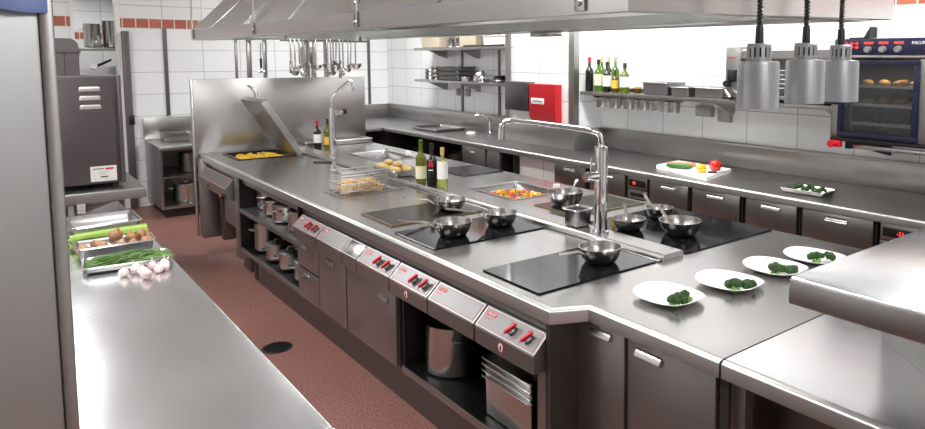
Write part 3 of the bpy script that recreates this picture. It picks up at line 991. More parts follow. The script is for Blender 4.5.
# counter section in front of it (bottom right)
t = thing('pass_counter', 'bright reflecting steel counter section at the bottom right joined to the island', 'counter', (1.548, 1.147, 0))
b = MB()
b.prism([(E0, 0), (E0, -1.0), (.64, -1.0), (.64, 0)], 'z', .866, .90)
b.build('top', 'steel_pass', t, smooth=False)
wparent(nosing([(1.548 + E0, 1.145), (1.548 + E0, .147)], -1, h=.050).build('nosing', 'steel_nose', ang=50), t)
b = MB(); b.box(.05, .09, -.05, -.01, 0, .866); b.build('leg', 'steel_front', t)
b = MB(); b.box(.16, .45, -.42, -.38, .80, .866); b.tube([(.14, -.06, .86), (.14, -.06, .80), (.15, -.10, .78)], .008, 8); b.build('bracket', 'black', t)
b = MB(); b.box(.06, .08, -.9, -.06, .45, .47); b.build('rail', 'steel_dark', t)

# over-shelf with bright top, right foreground
t = thing('pass_overshelf', 'thick raised steel shelf with bright reflecting top at the right edge', 'shelf', (1.535, .935, 1.135))
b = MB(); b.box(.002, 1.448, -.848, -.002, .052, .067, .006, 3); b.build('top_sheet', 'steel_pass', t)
b = MB(); b.box(0, 1.45, -.85, 0, -.005, .060, .004, 2); b.build('fascia', 'steel_front', t)  # same shelf in darker steel: shade on its side put into the colour
b = MB()
b.prism([(.515, -.005), (.62, -.005), (.62, -.75), (.10, -.75), (.10, -.545)], 'z', -.2345, -.004)
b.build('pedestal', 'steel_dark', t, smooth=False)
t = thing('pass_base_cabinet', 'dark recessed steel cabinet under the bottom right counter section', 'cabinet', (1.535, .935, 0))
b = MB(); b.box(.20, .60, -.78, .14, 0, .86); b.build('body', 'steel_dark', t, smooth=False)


# ---------------------------------------------------------------- pans on the island
def pan(label, x, y, z, D, H, ang, hl=.19, lift=.045, ref=None):
    t = thing('saute_pan', label, 'pan', (x, y, z), ang, 'steel saute pans on the island')
    r = D / 2
    b = MB()
    b.lathe([(0, 0), (r * .62, 0), (r * .70, .003), (r * .86, H * .35), (r * .96, H * .75), (r, H), (r + .002, H + .001), (r - .002, H + .001), (r * .94, H * .75), (r * .84, H * .35), (r * .66, .006), (0, .005)], 40)
    b.build('body', 'pan', t)
    b = MB()
    p = [(r * .95, 0, H * .72), (r + .02, 0, H * .85), (r + .05, 0, H + lift * .35), (r + hl, 0, H + lift)]
    loops = []
    for i, q in enumerate(p):
        w = [.013, .010, .008, .0095][i]; th = .0035
        loops.append([(q[0], -w, q[2] - th), (q[0], w, q[2] - th), (q[0], w * .7, q[2] + th), (q[0], -w * .7, q[2] + th)])
    b.loft(loops)
    h_ = b.build('handle', 'pan', t)
    b = MB(); b.cyl((r * .92, -.010, H * .72), (r * 1.0, -.010, H * .72), .003, n=8); b.cyl((r * .92, .010, H * .72), (r * 1.0, .010, H * .72), .003, n=8); b.build('rivet', 'pan', h_)
    return t
HZ = .9068
pan('steel saute pan on the griddle plate, handle to the left', 1.955, 3.30, .9078, .175, .058, PI * 1.00)
pan('steel saute pan at the front left of the two-pan hob', 1.675, 2.80, HZ, .175, .070, PI * .99, .20)
pan('steel saute pan at the rear of the two-pan hob beside the rail', 1.965, 2.825, HZ, .172, .068, PI * .93, .20)
pan('steel saute pan alone on the near black glass hob', 1.925, 2.045, HZ, .178, .065, PI * 1.04, .17, .02)
pan('small steel pan at the left of the right-hand hob, handle pointing away', 2.405, 2.35, HZ, .160, .056, math.radians(52), .09, .035)
pan('small steel pan at the far right of the right-hand hob', 2.705, 2.42, HZ, .146, .058, math.radians(72), .09, .04)
pan('largest steel pan, nearest on the right-hand hob', 2.525, 2.125, HZ, .200, .070, math.radians(76), .09, .035)
pan('steel pan on the rear reddish griddle plate', 2.535, 2.985, .9078, .205, .078, math.radians(30), .10, .03)

t = gastro('gastronorm_container', 'small deep empty steel container standing on the rail beside the tall tap', (2.213, 2.515, .9265), .125, .125, .088, rz=.05, lip=.012, cat='container')

# bottles
def bottle(label, loc, r, h, glass, cap, lab=None, labz=(.25, .55), group=None, neck=.28, capm=None, name='bottle', half=True):
    t = thing(name, label, 'bottle', loc, random.uniform(-.3, .3), group)
    b = MB()
    sh = h * (1 - neck - .14)
    b.lathe([(0, .002), (r * .85, 0), (r, .006), (r, sh), (r * .85, sh + h * .05), (r * .45, sh + h * .12), (r * .34, sh + h * .16), (r * .32, h - .012), (r * .38, h - .010), (r * .38, h - .002), (0, h - .002)], 24)
    b.build('body', glass, t)
    b = MB(); b.lathe([(0, h - .045), (r * .40, h - .045), (r * .41, h), (0, h + .001)], 18); b.build('cap', cap, t)
    if lab:
        b = MB()
        z0, z1 = h * labz[0], h * labz[1]
        # wrap covering most of the circumference, facing the camera side
        pts = [math.radians(120 + 210 * k / 20) for k in range(21)]
        b.loft([[(R_ * math.cos(a), R_ * math.sin(a), z) for a in pts] for R_, z in ((r + .0006, z0), (r + .0012, z0), (r + .0012, z1), (r + .0006, z1))], False, False, closed=False, ring=True)
        o = b.build('paper_label', lab, t)
    return t
bottle('slim green white-wine bottle with cream label on the island rail', (2.19, 4.06, .9265), .034, .283, 'olive_glass', 'green_glass', 'paper_cream', (.10, .40), 'bottles on the island rail')
t = bottle('dark black-capped bottle with red emblem between two clear bottles', (2.197, 3.925, .9265), .036, .272, 'dark_glass', 'black', None, group='bottles on the island rail')
b = MB()
for s_ in (-1, 1):
    b.prism([(s_ * .003, .125), (s_ * .014, .125), (s_ * .012, .155), (s_ * .006, .168), (s_ * .002, .150)], 'y', -.0385, -.036)
o = b.build('emblem', 'red', t); o.rotation_euler = (0, 0, -.75); o['label'] = 'red emblem'
b = MB(); b.box(-.014, .014, -.0385, -.036, .100, .106); o = b.build('print_line', 'paper_white', t); o.rotation_euler = (0, 0, -.75)
t.rotation_euler = (0, 0, 0)
bottle('clear square-shouldered oil bottle with cork and white label on the rail', (2.213, 3.82, .9265), .033, .255, 'oil', 'cork', 'paper_white', (.22, .66), 'bottles on the island rail')
bottle('red-capped sauce bottle with white label by the splash panel', (2.36, 6.36, .9265), .034, .265, 'dark_glass', 'red', 'paper_white', (.22, .52), 'sauce bottles by the splash panel')
bottle('dark-capped sauce bottle with yellow label by the splash panel', (2.445, 6.32, .9265), .036, .28, 'olive_glass', 'dark', 'paper_yellow', (.14, .40), 'sauce bottles by the splash panel')
for o in bpy.data.objects:
    if o.get('group') == 'sauce bottles by the splash panel':
        o.location.z = .9265 if o.location.x < 2.275 else .9005

# potato tray
t = gastro('gastronorm_tray', 'shallow steel tray of potatoes on the island rail', (2.225, 4.50, .9265), .21, .40, .045, rz=0.0)
pots = []
for k, (dx, dy, dz, r, lab) in enumerate(((-.05, .13, .03, .033, 'potato at the far left corner of the potato tray'), (.03, .13, .03, .033, 'potato at the far right corner of the potato tray'),
        (-.055, .055, .03, .030, 'potato left of centre toward the far end'), (.035, .045, .031, .034, 'large potato right of centre in the tray'),
        (-.045, -.02, .030, .028, 'small potato in the middle left of the tray'), (.04, -.04, .031, .030, 'potato in the middle right of the tray'),
        (-.045, -.095, .030, .032, 'potato near the bottle end, left side'), (.03, -.125, .030, .031, 'potato nearest the green bottle'),
        (-.01, .09, .062, .028, 'potato on top of the pile at the far half'), (-.01, -.06, .062, .027, 'potato on top of the pile at the near half'))):
    b = MB(); b.sphere((0, 0, 0), r, (1.0, 1.3, .78), 2, .03)
    o = b.build('potato', 'potato'); o.location = (2.225 + dx, 4.50 + dy, .9265 + dz + .010); o.rotation_euler = (0, 0, random.uniform(0, 3))
    tag(o, lab, 'potato', 'potatoes in the steel tray')

# peppers strips in the basin
b = MB()
for k in range(330):
    a = random.uniform(0, 2 * PI)
    x = random.uniform(2.425, 2.745); y = random.uniform(3.335, 3.765)
    hz = .052 * max(.1, 1 - ((x - 2.59) / .2) ** 2 - ((y - 3.52) / .3) ** 2)
    z = .836 + random.uniform(0.2, 1) * hz * 1.15
    b.mi = random.choices([0, 1, 2], [5, 4, 1.4])[0]
    L = random.uniform(.014, .030)
    p0 = Vector((x, y, z)); d = Vector((math.cos(a), math.sin(a), random.uniform(-.1, .5))) * L
    p0.x = min(max(p0.x, 2.425 + abs(d.x)), 2.745 - abs(d.x)); p0.y = min(max(p0.y, 3.335 + abs(d.y)), 3.765 - abs(d.y))
    n_ = Vector((-d.y, d.x, 0)).normalized() * .006
    cz = Vector((0, 0, .006))
    b.loft([[p0 - d + n_, p0 - d - n_, p0 - d - n_ * .6 + cz * .4, p0 - d + n_ * .6 + cz * .4], [p0 + n_ + cz, p0 - n_ + cz, p0 - n_ * .6 + cz * 1.6, p0 + n_ * .6 + cz * 1.6], [p0 + d + n_, p0 + d - n_, p0 + d - n_ * .6 + cz * .4, p0 + d + n_ * .6 + cz * .4]])
o = b.build('sliced_peppers', ['pep_red', 'pep_yel', 'pep_grn'], weld=False)
tag(o, 'heap of sliced red, yellow and green peppers in the island basin', 'sliced peppers', kind='stuff')
for o in (o,):
    o.location.z = .004

# yellow food in tilting pan
b = MB()
for k in range(420):
    x = random.uniform(1.64, 2.015); y = random.uniform(6.10, 6.49)
    z = .845 + random.uniform(.02, .05) * (1 - .5 * abs((x - 1.83) / .2) ** 3)
    a = random.uniform(0, PI); L = random.uniform(.012, .022)
    d = Vector((math.cos(a) * L, math.sin(a) * L, random.uniform(-.004, .006)))
    p = Vector((x, y, z))
    b.tube([p - d, p + Vector((0, 0, .004)), p + d], .0055, 5)
b.box(1.635, 2.02, 6.095, 6.50, .806, .868)
o = b.build('yellow_pasta', 'yellow_food', weld=False)
tag(o, 'yellow pasta filling the open tilting pan at the island end', 'pasta', kind='stuff')
# lid of the tilting pan
t = thing('pan_lid', 'steel lid of the tilting pan propped open with a loop handle', 'lid', (2.085, 6.27, .93))
ang = math.atan2(1.395 - .945, 1.775 - 2.055)
T_ = Matrix.Rotation(-(ang - PI), 4, 'Y')
L_ = .555
Tl = Matrix(((math.cos(ang), 0, -math.sin(ang), 0), (0, 1, 0, 0), (math.sin(ang), 0, math.cos(ang), 0), (0, 0, 0, 1)))
b = MB(Tl)
# shallow inverted tray: local x up the lid, local z: normal (towards lower-left when positive)
def rr2(i):
    return rrect(L_, .60, .02, 3, L_ / 2, 0)(i)
b.hollow(rr2, [(0, .045), (0, .0), (.004, -.004), (.03, -.006), (.03, -.001), (.012, .003), (.008, .008), (.008, .045)])
b.build('shell', 'steel_wall', t)
b = MB(Tl); b.tube([(L_ - .03, -.06, -.004), (L_ + .02, -.06, -.035), (L_ + .09, -.05, -.03), (L_ + .12, -.02, -.01), (L_ + .12, .02, -.01), (L_ + .09, .05, -.03), (L_ + .02, .06, -.035), (L_ - .03, .06, -.004)], .006, 10)
b.build('handle', 'chrome', t)
for y in (-.25, .25):
    b = MB(); b.box(-.02, .035, y - .03, y + .03, -.012, .045, .008); b.cyl((0.0, y - .045, .010), (0.0, y + .045, .010), .012); b.build('hinge', 'steel_bright', t)
b = MB(); b.cyl((-.06, .10, .0), (-.06, .10, .05), .018, n=16); b.sphere((-.06, .10, .055), .02); b.build('hinge_spring', 'chrome', t)

# fryer basket with chips
t = thing('fryer_basket', 'wire fryer basket of golden fries hanging over the sunken fryer', 'basket', (1.80, 4.15, .885))
b = MB()
bw, bd, bh = .155, .085, .155
for z in (0, .04, .08, .12, bh):
    rr_ = .0022 if z not in (0, bh) else .0036
    b.tube([(-bw, -bd, z), (bw, -bd, z), (bw, bd, z), (-bw, bd, z), (-bw, -bd, z)], rr_, 6)
n1 = 12
for i in range(n1 + 1):
    x = -bw + 2 * bw * i / n1
    b.tube([(x, -bd, bh), (x, -bd, 0), (x, bd, 0), (x, bd, bh)], .0010, 4)
for i in range(11):
    y = -bd + 2 * bd * i / 10
    b.tube([(-bw, y, bh), (-bw, y, 0), (bw, y, 0), (bw, y, bh)], .0013, 4)
for z in [bh * k / 9 for k in range(1, 9)]:
    b.tube([(-bw, -bd, z), (bw, -bd, z), (bw, bd, z), (-bw, bd, z), (-bw, -bd, z)], .0012, 4)
b.build('wire_cage', 'steel_wall', t, weld=False)
b = MB(); b.tube([(-bw, -.05, bh), (-bw + .003, -.03, bh + .02), (-bw + .003, .01, bh + .055), (-bw - .02, .02, bh + .06)], .004, 8)
hd = b.build('handle', 'steel_bright', t)
b = MB(); b.tube([(-bw - .015, .02, bh + .06), (-bw - .125, .02, bh + .072)], [.011, .009], 10); b.build('grip', 'black', hd)
b = MB()
for k in range(380):
    x = random.uniform(-.125, .125); y = random.uniform(-.062, .062); z = random.uniform(.012, .085)
    if z > .055 and abs(x) > .10:
        z -= .03
    a = random.uniform(0, PI); L = random.uniform(.012, .022)
    d = Vector((math.cos(a) * L, math.sin(a) * L * .8, random.uniform(-.006, .006))); p = Vector((x, y, z))
    b.tube([p - d, p + Vector((0, 0, .004)), p + d], .0042, 5)
o = b.build('golden_fries', 'fries', weld=False); o.location = (1.80, 4.15, .888)
tag(o, 'golden fries inside the wire fryer basket', 'fries', kind='stuff')

# taps
def swan_tap(label, loc, colr, colh, arm, rz, knob_side, m='chrome'):
    t = thing('tall_tap', label, 'tap', loc, rz)
    b = MB(); b.lathe([(0, 0), (colr * 1.25, 0), (colr * 1.25, .01), (colr, .014), (colr, colh), (colr * 1.05, colh), (colr * 1.05, colh + .012), (colr * .5, colh + .02), (colr * .45, colh + .03), (0, colh + .03)], 28); b.build('column', m, t)
    b = MB(); b.tube(arm, .0135, 14); b.build('spout', m, t)
    b = MB(); e = arm[-1]; b.cyl(e, (e[0], e[1], e[2] - .03), .016, .015, 16); b.build('nozzle', m, t)
    k = MB(); ky, kz = knob_side
    k.cyl((0, 0, kz), (ky * .075, 0, kz), .02, .02, 16); k.cyl((ky * .075, 0, kz), (ky * .10, 0, kz), .024, .02, 16); kk = k.build('valve', m, t)
    return t, kk
t, kk = swan_tap('tall chrome swing-arm tap on the rail, right foreground of the island', (2.20, 2.335, .9265), .031, .395, [(0, 0, .42), (-.004, 0, .455), (-.02, .012, .478), (-.06, .05, .492), (-.21, .20, .515), (-.30, .29, .530), (-.325, .315, .525), (-.338, .328, .50), (-.34, .33, .47)], 0, (-1, .275))
b = MB(); b.tube([(-.06, 0, .29), (-.062, 0, .36)], .004, 8); b.build('lever', 'chrome', kk)
t, kk = swan_tap('tall chrome tap near the splash panel at the far end of the island', (2.205, 5.60, .9265), .028, .40, [(0, 0, .42), (0, 0, .47), (.012, -.01, .50), (.06, -.03, .56), (.13, -.06, .625), (.145, -.065, .63), (.155, -.07, .61), (.157, -.07, .575)], 0, (1, .37))
b = MB(); b.cyl((.09, 0, .37), (.12, 0, .37), .026, .024, 16); b.build('black_knob', 'black', kk)

# plates with broccoli
def broccoli(name, label, loc, s, rz, group):
    t = thing(name, label, 'broccoli', loc, rz, group)
    b = MB()
    rnd = random.Random(int(loc[0] * 1000 + loc[1] * 777))
    for k in range(15):
        a = rnd.uniform(0, 2 * PI); rr = rnd.uniform(0, .62) * s
        z = s * (.75 + .28 * rnd.random()) * math.sqrt(max(.15, 1 - (rr / s) ** 2)) * .8
        b.sphere((rr * math.cos(a), rr * math.sin(a), z), s * rnd.uniform(.26, .40), sub=2, jit=.10)
    b.build('head', 'broc', t, ang=180)
    b = MB()
    b.tube([(0, -s * .7, s * .2), (0, -s * .3, s * .42), (0, 0, s * .6)], [s * .22, s * .20, s * .45], 9)
    b.tube([(s * .5, -s * .6, s * .2), (s * .3, -s * .1, s * .5)], [s * .14, s * .2], 8)
    b.build('stem', 'broc_stem', t)
    return t
def dinner_plate(label, x, y, rz):
    t = thing('dinner_plate', label, 'plate', (x, y, .901), rz, 'white plates on the pass')
    t.scale = (.86, 1.08, 1)
    n = 48
    def lp(sx, sy, z, dip=0):
        out = []
        for i in range(n):
            a = 2 * PI * i / n
            c, s_ = math.cos(a), math.sin(a)
            r = (abs(c) ** 3 + abs(s_) ** 2.6) ** (-1 / 2.8)
            px, py = sx * r * c, sy * r * s_ * (1 - .10 * (r * c) ** 2)
            out.append((px, py, z + dip * (abs(c) ** 3)))
        return out
    b = MB()
    b.loft([lp(.075, .050, 0), lp(.080, .055, .001), lp(.125, .088, .012, .005), lp(.142, .100, .0175, .008), lp(.143, .101, .0195, .008), lp(.141, .099, .0200, .008), lp(.122, .084, .0145, .005), (lp(.085, .058, .006)), lp(.07, .045, .0045)])
    b.build('dish', 'porcelain', t, ang=60)
    return t
PL = [(1.815, 1.575, 'nearest white plate with two broccoli florets on the counter'), (2.105, 1.530, 'second white plate with broccoli from the nearest one'),
      (2.395, 1.522, 'third white plate with broccoli, partly over the overshelf corner'), (2.655, 1.500, 'farthest white plate with broccoli beside the counter edge')]
BR = [((1.775, 1.500), (1.822, 1.510)), ((2.055, 1.470), (2.095, 1.440)), ((2.345, 1.480), (2.375, 1.440)), ((2.610, 1.465), (2.655, 1.440))]
OR = ['nearest', 'second nearest', 'third', 'farthest']
for k, (x, y, lab) in enumerate(PL):
    dinner_plate(lab, x, y, math.radians([92, 98, 93, 94][k]))
    for q, (bx, by) in enumerate(BR[k]):
        broccoli('broccoli_floret', '%s broccoli floret on the %s white plate' % (['left', 'right'][q], OR[k]), (bx, by, .907), .041 if q == 0 else .037, random.uniform(-2.2, -.8) if q == 0 else 0.3, 'broccoli florets on the plates')


# ================================================================== WALL COUNTER (right)
WX = 3.745
t = thing('wall_counter', 'long brushed steel counter running along the right wall', 'counter', (4.1, 4.5, 0))
b = MB()
EW = .024
b.prism([(WX + EW, .2), (WX + EW, 7.88), (4.49, 7.88), (4.49, 5.83), (4.14, 5.83), (4.14, 4.76), (4.49, 4.76), (4.49, .2)][::-1], 'z', .862, .90)
wparent(b.build('top', 'steel_wall', smooth=False), t)
wparent(nosing([(WX + EW, 7.86), (WX + EW, .2)], -1, EW, .90, .048).build('nosing', 'steel_nose', ang=50), t)
t = thing('wall_upstand', 'steel upstand strip along the back of the wall counters', 'upstand', (4.4, 4.5, .90))
b = MB()
Zs = 1.085
b.box(4.485, XR, .2, 4.755, .901, Zs, .003); b.box(4.485, XR, 5.835, 9.285, .901, Zs, .003)
b.box(4.125, 4.15, 4.755, 5.835, .901, Zs, .003); b.box(4.125, 4.485, 4.745, 4.765, .901, Zs, .003); b.box(4.125, 4.485, 5.825, 5.845, .901, Zs, .003)
b.box(2.42, 4.485, 9.275, 9.30, .901, Zs, .003)
wparent(b.build('strip', 'steel_wall'), t)
b = MB(); b.box(4.475, 4.487, .2, 4.74, Zs - .012, Zs + .006, .003); b.box(4.475, 4.487, 5.85, 9.27, Zs - .012, Zs + .006, .003)
wparent(b.build('cap', 'steel_wall'), t)
b = MB(); b.box(4.118, 4.150, 4.80, 5.10, 1.086, 1.10, .003)
tag(b.build('red_strip', 'red_paint'), 'thin red strip lying on the steel ledge below the red box', 'strip')
# far counter
t = thing('far_counter', 'steel counter along the far wall behind the splash panel', 'counter', (3.0, 8.6, 0))
b = MB(); b.prism([(2.42, 7.92), (WX + EW, 7.92), (WX + EW, 7.885), (4.49, 7.885), (4.49, 9.27), (2.42, 9.27)], 'z', .862, .90); wparent(b.build('top', 'steel_wall', smooth=False), t)
wparent(nosing([(2.42, 7.92), (WX + EW, 7.92)], -1, EW, .90, .048).build('nosing', 'steel_wall', ang=50), t)
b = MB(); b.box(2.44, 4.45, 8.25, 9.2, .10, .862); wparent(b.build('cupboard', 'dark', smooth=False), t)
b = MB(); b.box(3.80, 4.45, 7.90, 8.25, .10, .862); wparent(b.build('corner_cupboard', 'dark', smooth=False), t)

def runit(name, label, cat, yfar, ynear, kind_, group=None):
    w = yfar - ynear
    t = front(name, label, cat, 3.785, yfar, group=group)
    if kind_ != 'tile':
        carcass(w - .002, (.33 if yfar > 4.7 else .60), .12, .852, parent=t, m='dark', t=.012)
    return t, w
def wall_drawers(label, yfar, ynear, gap=.03, rows=((.640, .846), (.39, .63), (.14, .38))):
    t, w = runit('drawer_unit', label, 'drawer unit', yfar, ynear, 'd', 'drawer units under the wall counter')
    for z0, z1 in rows:
        door('drawer', t, gap / 2, w - gap / 2, z0, z1, w * .5, z1 - .038, m='steel_wall', hw=.15)
wall_drawers('wall-counter drawer unit right beside the near digital display', 2.235, 1.765)
wall_drawers('wall-counter drawer unit below the broccoli tray', 2.640, 2.240)
wall_drawers('wall-counter drawer unit below the cutting board', 3.085, 2.655)
wall_drawers('wall-counter drawer unit right of the far digital display', 3.485, 3.095, .02)
wall_drawers('wall-counter drawer unit left of the far digital display', 4.150, 3.715)
wall_drawers('wall-counter drawer unit next to the tiled recess', 4.610, 4.175)
def display(label, yfar, ynear, digits='-18'):
    t, w = runit('temperature_display_unit', label, 'display', yfar, ynear, 'd', 'temperature display units under the wall counter')
    b = MB(); b.box(.006, w - .006, -.016, 0, .755, .846, .003); pp = b.build('panel', 'steel_wall', t)
    b = MB(); b.box(.022, w - .022, -.020, -.016, .775, .825, .002); dd = b.build('screen', 'black', pp)
    write('digits', digits, .032, 'digits', dd, (w * .36, -.0206, .799), (PI / 2, 0, 0))
    b = MB(); b.box(.006, w - .006, -.016, 0, .14, .748, .003); p2 = b.build('lower_panel', 'steel_wall', t)
    for k in range(5):
        z = .712 - k * .042
        b = MB(); b.prism([(.030, z - .014), (w - .045, z - .014), (w - .025, z + .014), (.045, z + .014)], 'y', -.0185, -.016); b.build('vent_slot', 'black', p2)
display('control panel with red digits and black vents below the cutting board\'s far end', 3.705, 3.490, '88')
display('control panel with red digits at the near right end of the wall counter', 1.750, 1.42, '-21')
wall_drawers('wall-counter drawer unit at the very right edge, half hidden by the raised shelf', 1.405, .95)
# tiled low wall gap
t = front('tiled_low_wall', 'white tiled low wall in the open gap below the wall counter', 'panel', 3.86, 5.22)
b = MB(); b.box(0, .60, 0, .05, 0, .86); o = b.build('tiling', 'tile_right', t, smooth=False)
t = front('open_base_unit', 'narrow black open gap unit beside the tiled recess', 'base unit', 3.80, 5.445); carcass(.22, .32, .12, .855, parent=t, m='dark')
t = front('counter_end_filler', 'narrow brown-grey steel panel beside the hand basin door', 'panel', 3.785, 5.672); b = MB(); b.box(0, .222, 0, .33, .12, .855, .003); b.build('panel', 'steel_wall', t)
t = front('cupboard_unit', 'steel cupboard with a handled door under the wall hand basin', 'cupboard', 3.785, 6.10); carcass(.42, .33, .12, .855, parent=t, m='steel_dark'); door('door', t, 0, .42, .13, .85, .21, .80, m='steel_wall', hw=.10)
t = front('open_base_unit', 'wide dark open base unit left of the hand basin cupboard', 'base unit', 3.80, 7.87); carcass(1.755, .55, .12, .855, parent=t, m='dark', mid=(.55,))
b = MB(); b.box(.86, .88, 0, .5, .12, .855); b.build('divider', 'dark', t)
stockpot('stock_pot', 'dark pot inside the left half of the wide open wall unit', (4.03, 7.35, .551), .10, .16, m='steel_dark')
stockpot('stock_pot', 'dark pot inside the right half of the wide open wall unit', (4.02, 6.55, .551), .11, .15, m='steel_dark')

# cutting board and vegetables
t = thing('cutting_board', 'thick white plastic cutting board on the wall counter', 'cutting board', (4.03, 3.29, .901), .0)
b = MB(); b.prism([(-.085, .275), (-.225, -.315), (.205, -.205), (.235, .325)], 'z', 0, .028); b.build('board', 'white', t, smooth=False)
ZB = .9295
b = MB(); b.lathe([(0, -.105), (.010, -.10), (.019, -.07), (.021, 0), (.019, .07), (.010, .10), (0, .105)], 18); o = b.build('courgette', 'cucumber'); o.rotation_euler = (PI / 2, 0, math.radians(20)); o.location = (3.935, 3.33, ZB + .021)
tag(o, 'dark green courgette lying at the front of the cutting board', 'courgette')
b = MB(); b.lathe([(0, -.115), (.006, -.11), (.011, -.05), (.015, .05), (.017, .10), (.010, .115), (0, .117)], 16); o = b.build('carrot', 'carrot'); o.rotation_euler = (PI / 2, 0, math.radians(20)); o.location = (4.045, 3.405, ZB + .017)
tag(o, 'orange carrot lying behind the courgette on the board', 'carrot')
def pepper(label, x, y, r, m):
    t = thing('bell_pepper', label, 'pepper', (x, y, ZB), .4)
    b = MB(); loops = []
    for rr, z in [(0, .06), (.35, .02), (.72, 0.05), (.95, .45), (1.0, .95), (.95, 1.35), (.72, 1.66), (.4, 1.72), (.15, 1.6), (0, 1.56)]:
        loops.append([(max(rr, .02) * r * (1 + .07 * math.cos(4 * a)) * math.cos(a), max(rr, .02) * r * (1 + .07 * math.cos(4 * a)) * math.sin(a), z * r) for a in [2 * PI * j / 32 for j in range(32)]])
    b.loft(loops); b.build('fruit', m, t, ang=80)
    b = MB(); b.tube([(0, 0, 1.56 * r), (.003, 0, 1.75 * r), (.010, .004, 1.95 * r)], [.007, .005, .006], 8); b.build('stem', 'pep_grn', t)
pepper('shiny red bell pepper on the right of the cutting board', 4.085, 3.115, .043, 'pep_red')
pepper('yellow bell pepper in the middle of the cutting board', 3.93, 3.120, .035, 'pep_yel')
t = thing('kitchen_knife', 'small knife lying across the cutting board by the yellow pepper', 'knife', (3.99, 3.03, ZB), math.radians(-40))
b = MB(); b.box(-.06, .0, -.009, .009, .001, .014, .003); b.build('handle', 'black', t)
b = MB(); b.prism([(0, -.010), (.09, -.006), (.115, .008), (0, .010)], 'z', .005, .007); b.build('blade', 'steel_bright', t)
# broccoli tray
gastro('gastronorm_tray', 'low steel tray of broccoli on the wall counter', (3.965, 2.30, .901), .20, .30, .030, rz=.03, lip=.014)
for k, (dx, dy, s, lab) in enumerate(((-.045, .08, .036, 'far front broccoli head in the counter tray'), (.035, .085, .036, 'far rear broccoli head in the counter tray'), (-.04, .0, .038, 'middle front broccoli head in the counter tray'),
        (.04, .01, .038, 'middle rear broccoli head in the counter tray'), (-.035, -.08, .036, 'near front broccoli head in the counter tray'), (.04, -.075, .036, 'near rear broccoli head in the counter tray'))):
    broccoli('broccoli_floret', lab, (3.965 + dx, 2.30 + dy, .905), s, random.uniform(0, 6), 'broccoli heads in the counter tray')

# baking tray and hand basin at the far part of the wall counter
t = gastro('baking_tray', 'flat steel tray on the wall counter left of the small basin', (4.12, 7.20, .901), .44, .60, .030, lip=.02)
t = thing('basin_tap', 'small curved chrome tap at the back of the wall counter', 'tap', (4.36, 6.45, .9005))
b = MB(); b.lathe([(0, 0), (.026, 0), (.026, .01), (.018, .015), (.016, .12), (0, .12)], 20); b.build('body', 'chrome', t)
b = MB(); b.tube([(0, 0, .10), (-.01, 0, .16), (-.05, 0, .20), (-.10, .03, .215), (-.15, .05, .205), (-.17, .06, .18)], .012, 10); b.build('spout', 'chrome', t)
t = thing('drain_plug', 'round pale sink plug on the wall counter by the small tap', 'plug', (4.15, 6.53, .901)); b = MB(); b.lathe([(0, 0), (.05, 0), (.05, .018), (.035, .024), (0, .022)], 24); b.build('plug', 'white', t)

# far-left low open cabinet
t = thing('open_cabinet', 'low open steel cabinet with pots against the far tiled wall', 'cabinet', (1.405, 8.40, 0))
b = MB()
b.box(0, .022, 0, .86, .10, .745); b.box(.022, 1.0, .84, .86, .10, .745)
b.box(.022, 1.0, 0, .84, .10, .13); b.box(.022, 1.0, 0.0, .84, .435, .455); b.box(.98, 1.0, 0, .84, .13, .745)
b.build('carcass', 'steel_wall', t, smooth=False)
b = MB(); b.box(-.006, 1.0, -.015, .88, .745, .79, .006); b.box(-.006, 1.0, .862, .888, .79, 1.045, .003); b.build('top', 'steel_wall', t)
b = MB(); b.box(0.05, .95, .05, .8, 0, .10); b.build('plinth', 'dark', t)
stockpot('stock_pot', 'large steel pot on the bottom shelf of the far low cabinet', (1.68, 8.62, .1315), .13, .21)
stockpot('stock_pot', 'dark pot on the upper shelf of the far low cabinet', (1.75, 8.68, .456), .12, .22, m='steel_dark')
gastro('gastronorm_container', 'oval-cornered steel pan on top of the far low cabinet', (1.66, 8.92, .7905), .30, .26, .10, cat='container')

# shelf-unit pots under the island
for k, (x, y, z, r, h, lab, ld_) in enumerate((
        (1.62, 5.40, .601, .085, .12, 'dark lidded saucepan farthest left on the upper island shelf', True), (1.60, 5.16, .601, .095, .10, 'shiny lidded pan on the upper island shelf, left of the middle', True),
        (1.58, 4.88, .601, .095, .11, 'shiny lidded pan in the middle of the upper island shelf', True), (1.59, 4.56, .601, .105, .12, 'largest lidded pan at the right of the upper island shelf', True),
        (1.58, 5.36, .288, .085, .21, 'tall steel pot with brackets on the lower island shelf', False), (1.57, 5.05, .288, .085, .11, 'lidded pan right of the tall pot on the lower island shelf', True),
        (1.57, 4.77, .288, .085, .11, 'lidded pan in the middle right of the lower island shelf', True), (1.57, 4.47, .288, .085, .12, 'lidded pan at the right end of the lower island shelf', True))):
    stockpot('lidded_pan', lab, (x, y, z + .0125), r, h, ld_, random.uniform(-1, 1), 'pans on the island shelves', m='cup_grey')
stockpot('stock_pot', 'tall brushed steel stock pot in the open bay under the island', (1.63, 2.72, .2985), .135, .235, m='pan', rz=1.2)
for k in range(4):
    gastro('gastronorm_container', ['bottom deep container of the nested stack in the open bay', 'second container from the bottom of the nested stack', 'second container from the top of the nested stack', 'top container of the nested stack in the open bay'][k],
           (1.625, 2.115, .2985 + k * .026), .29, .34, .17, lip=.016 + .0, cat='container', group='nested containers in the open bay')

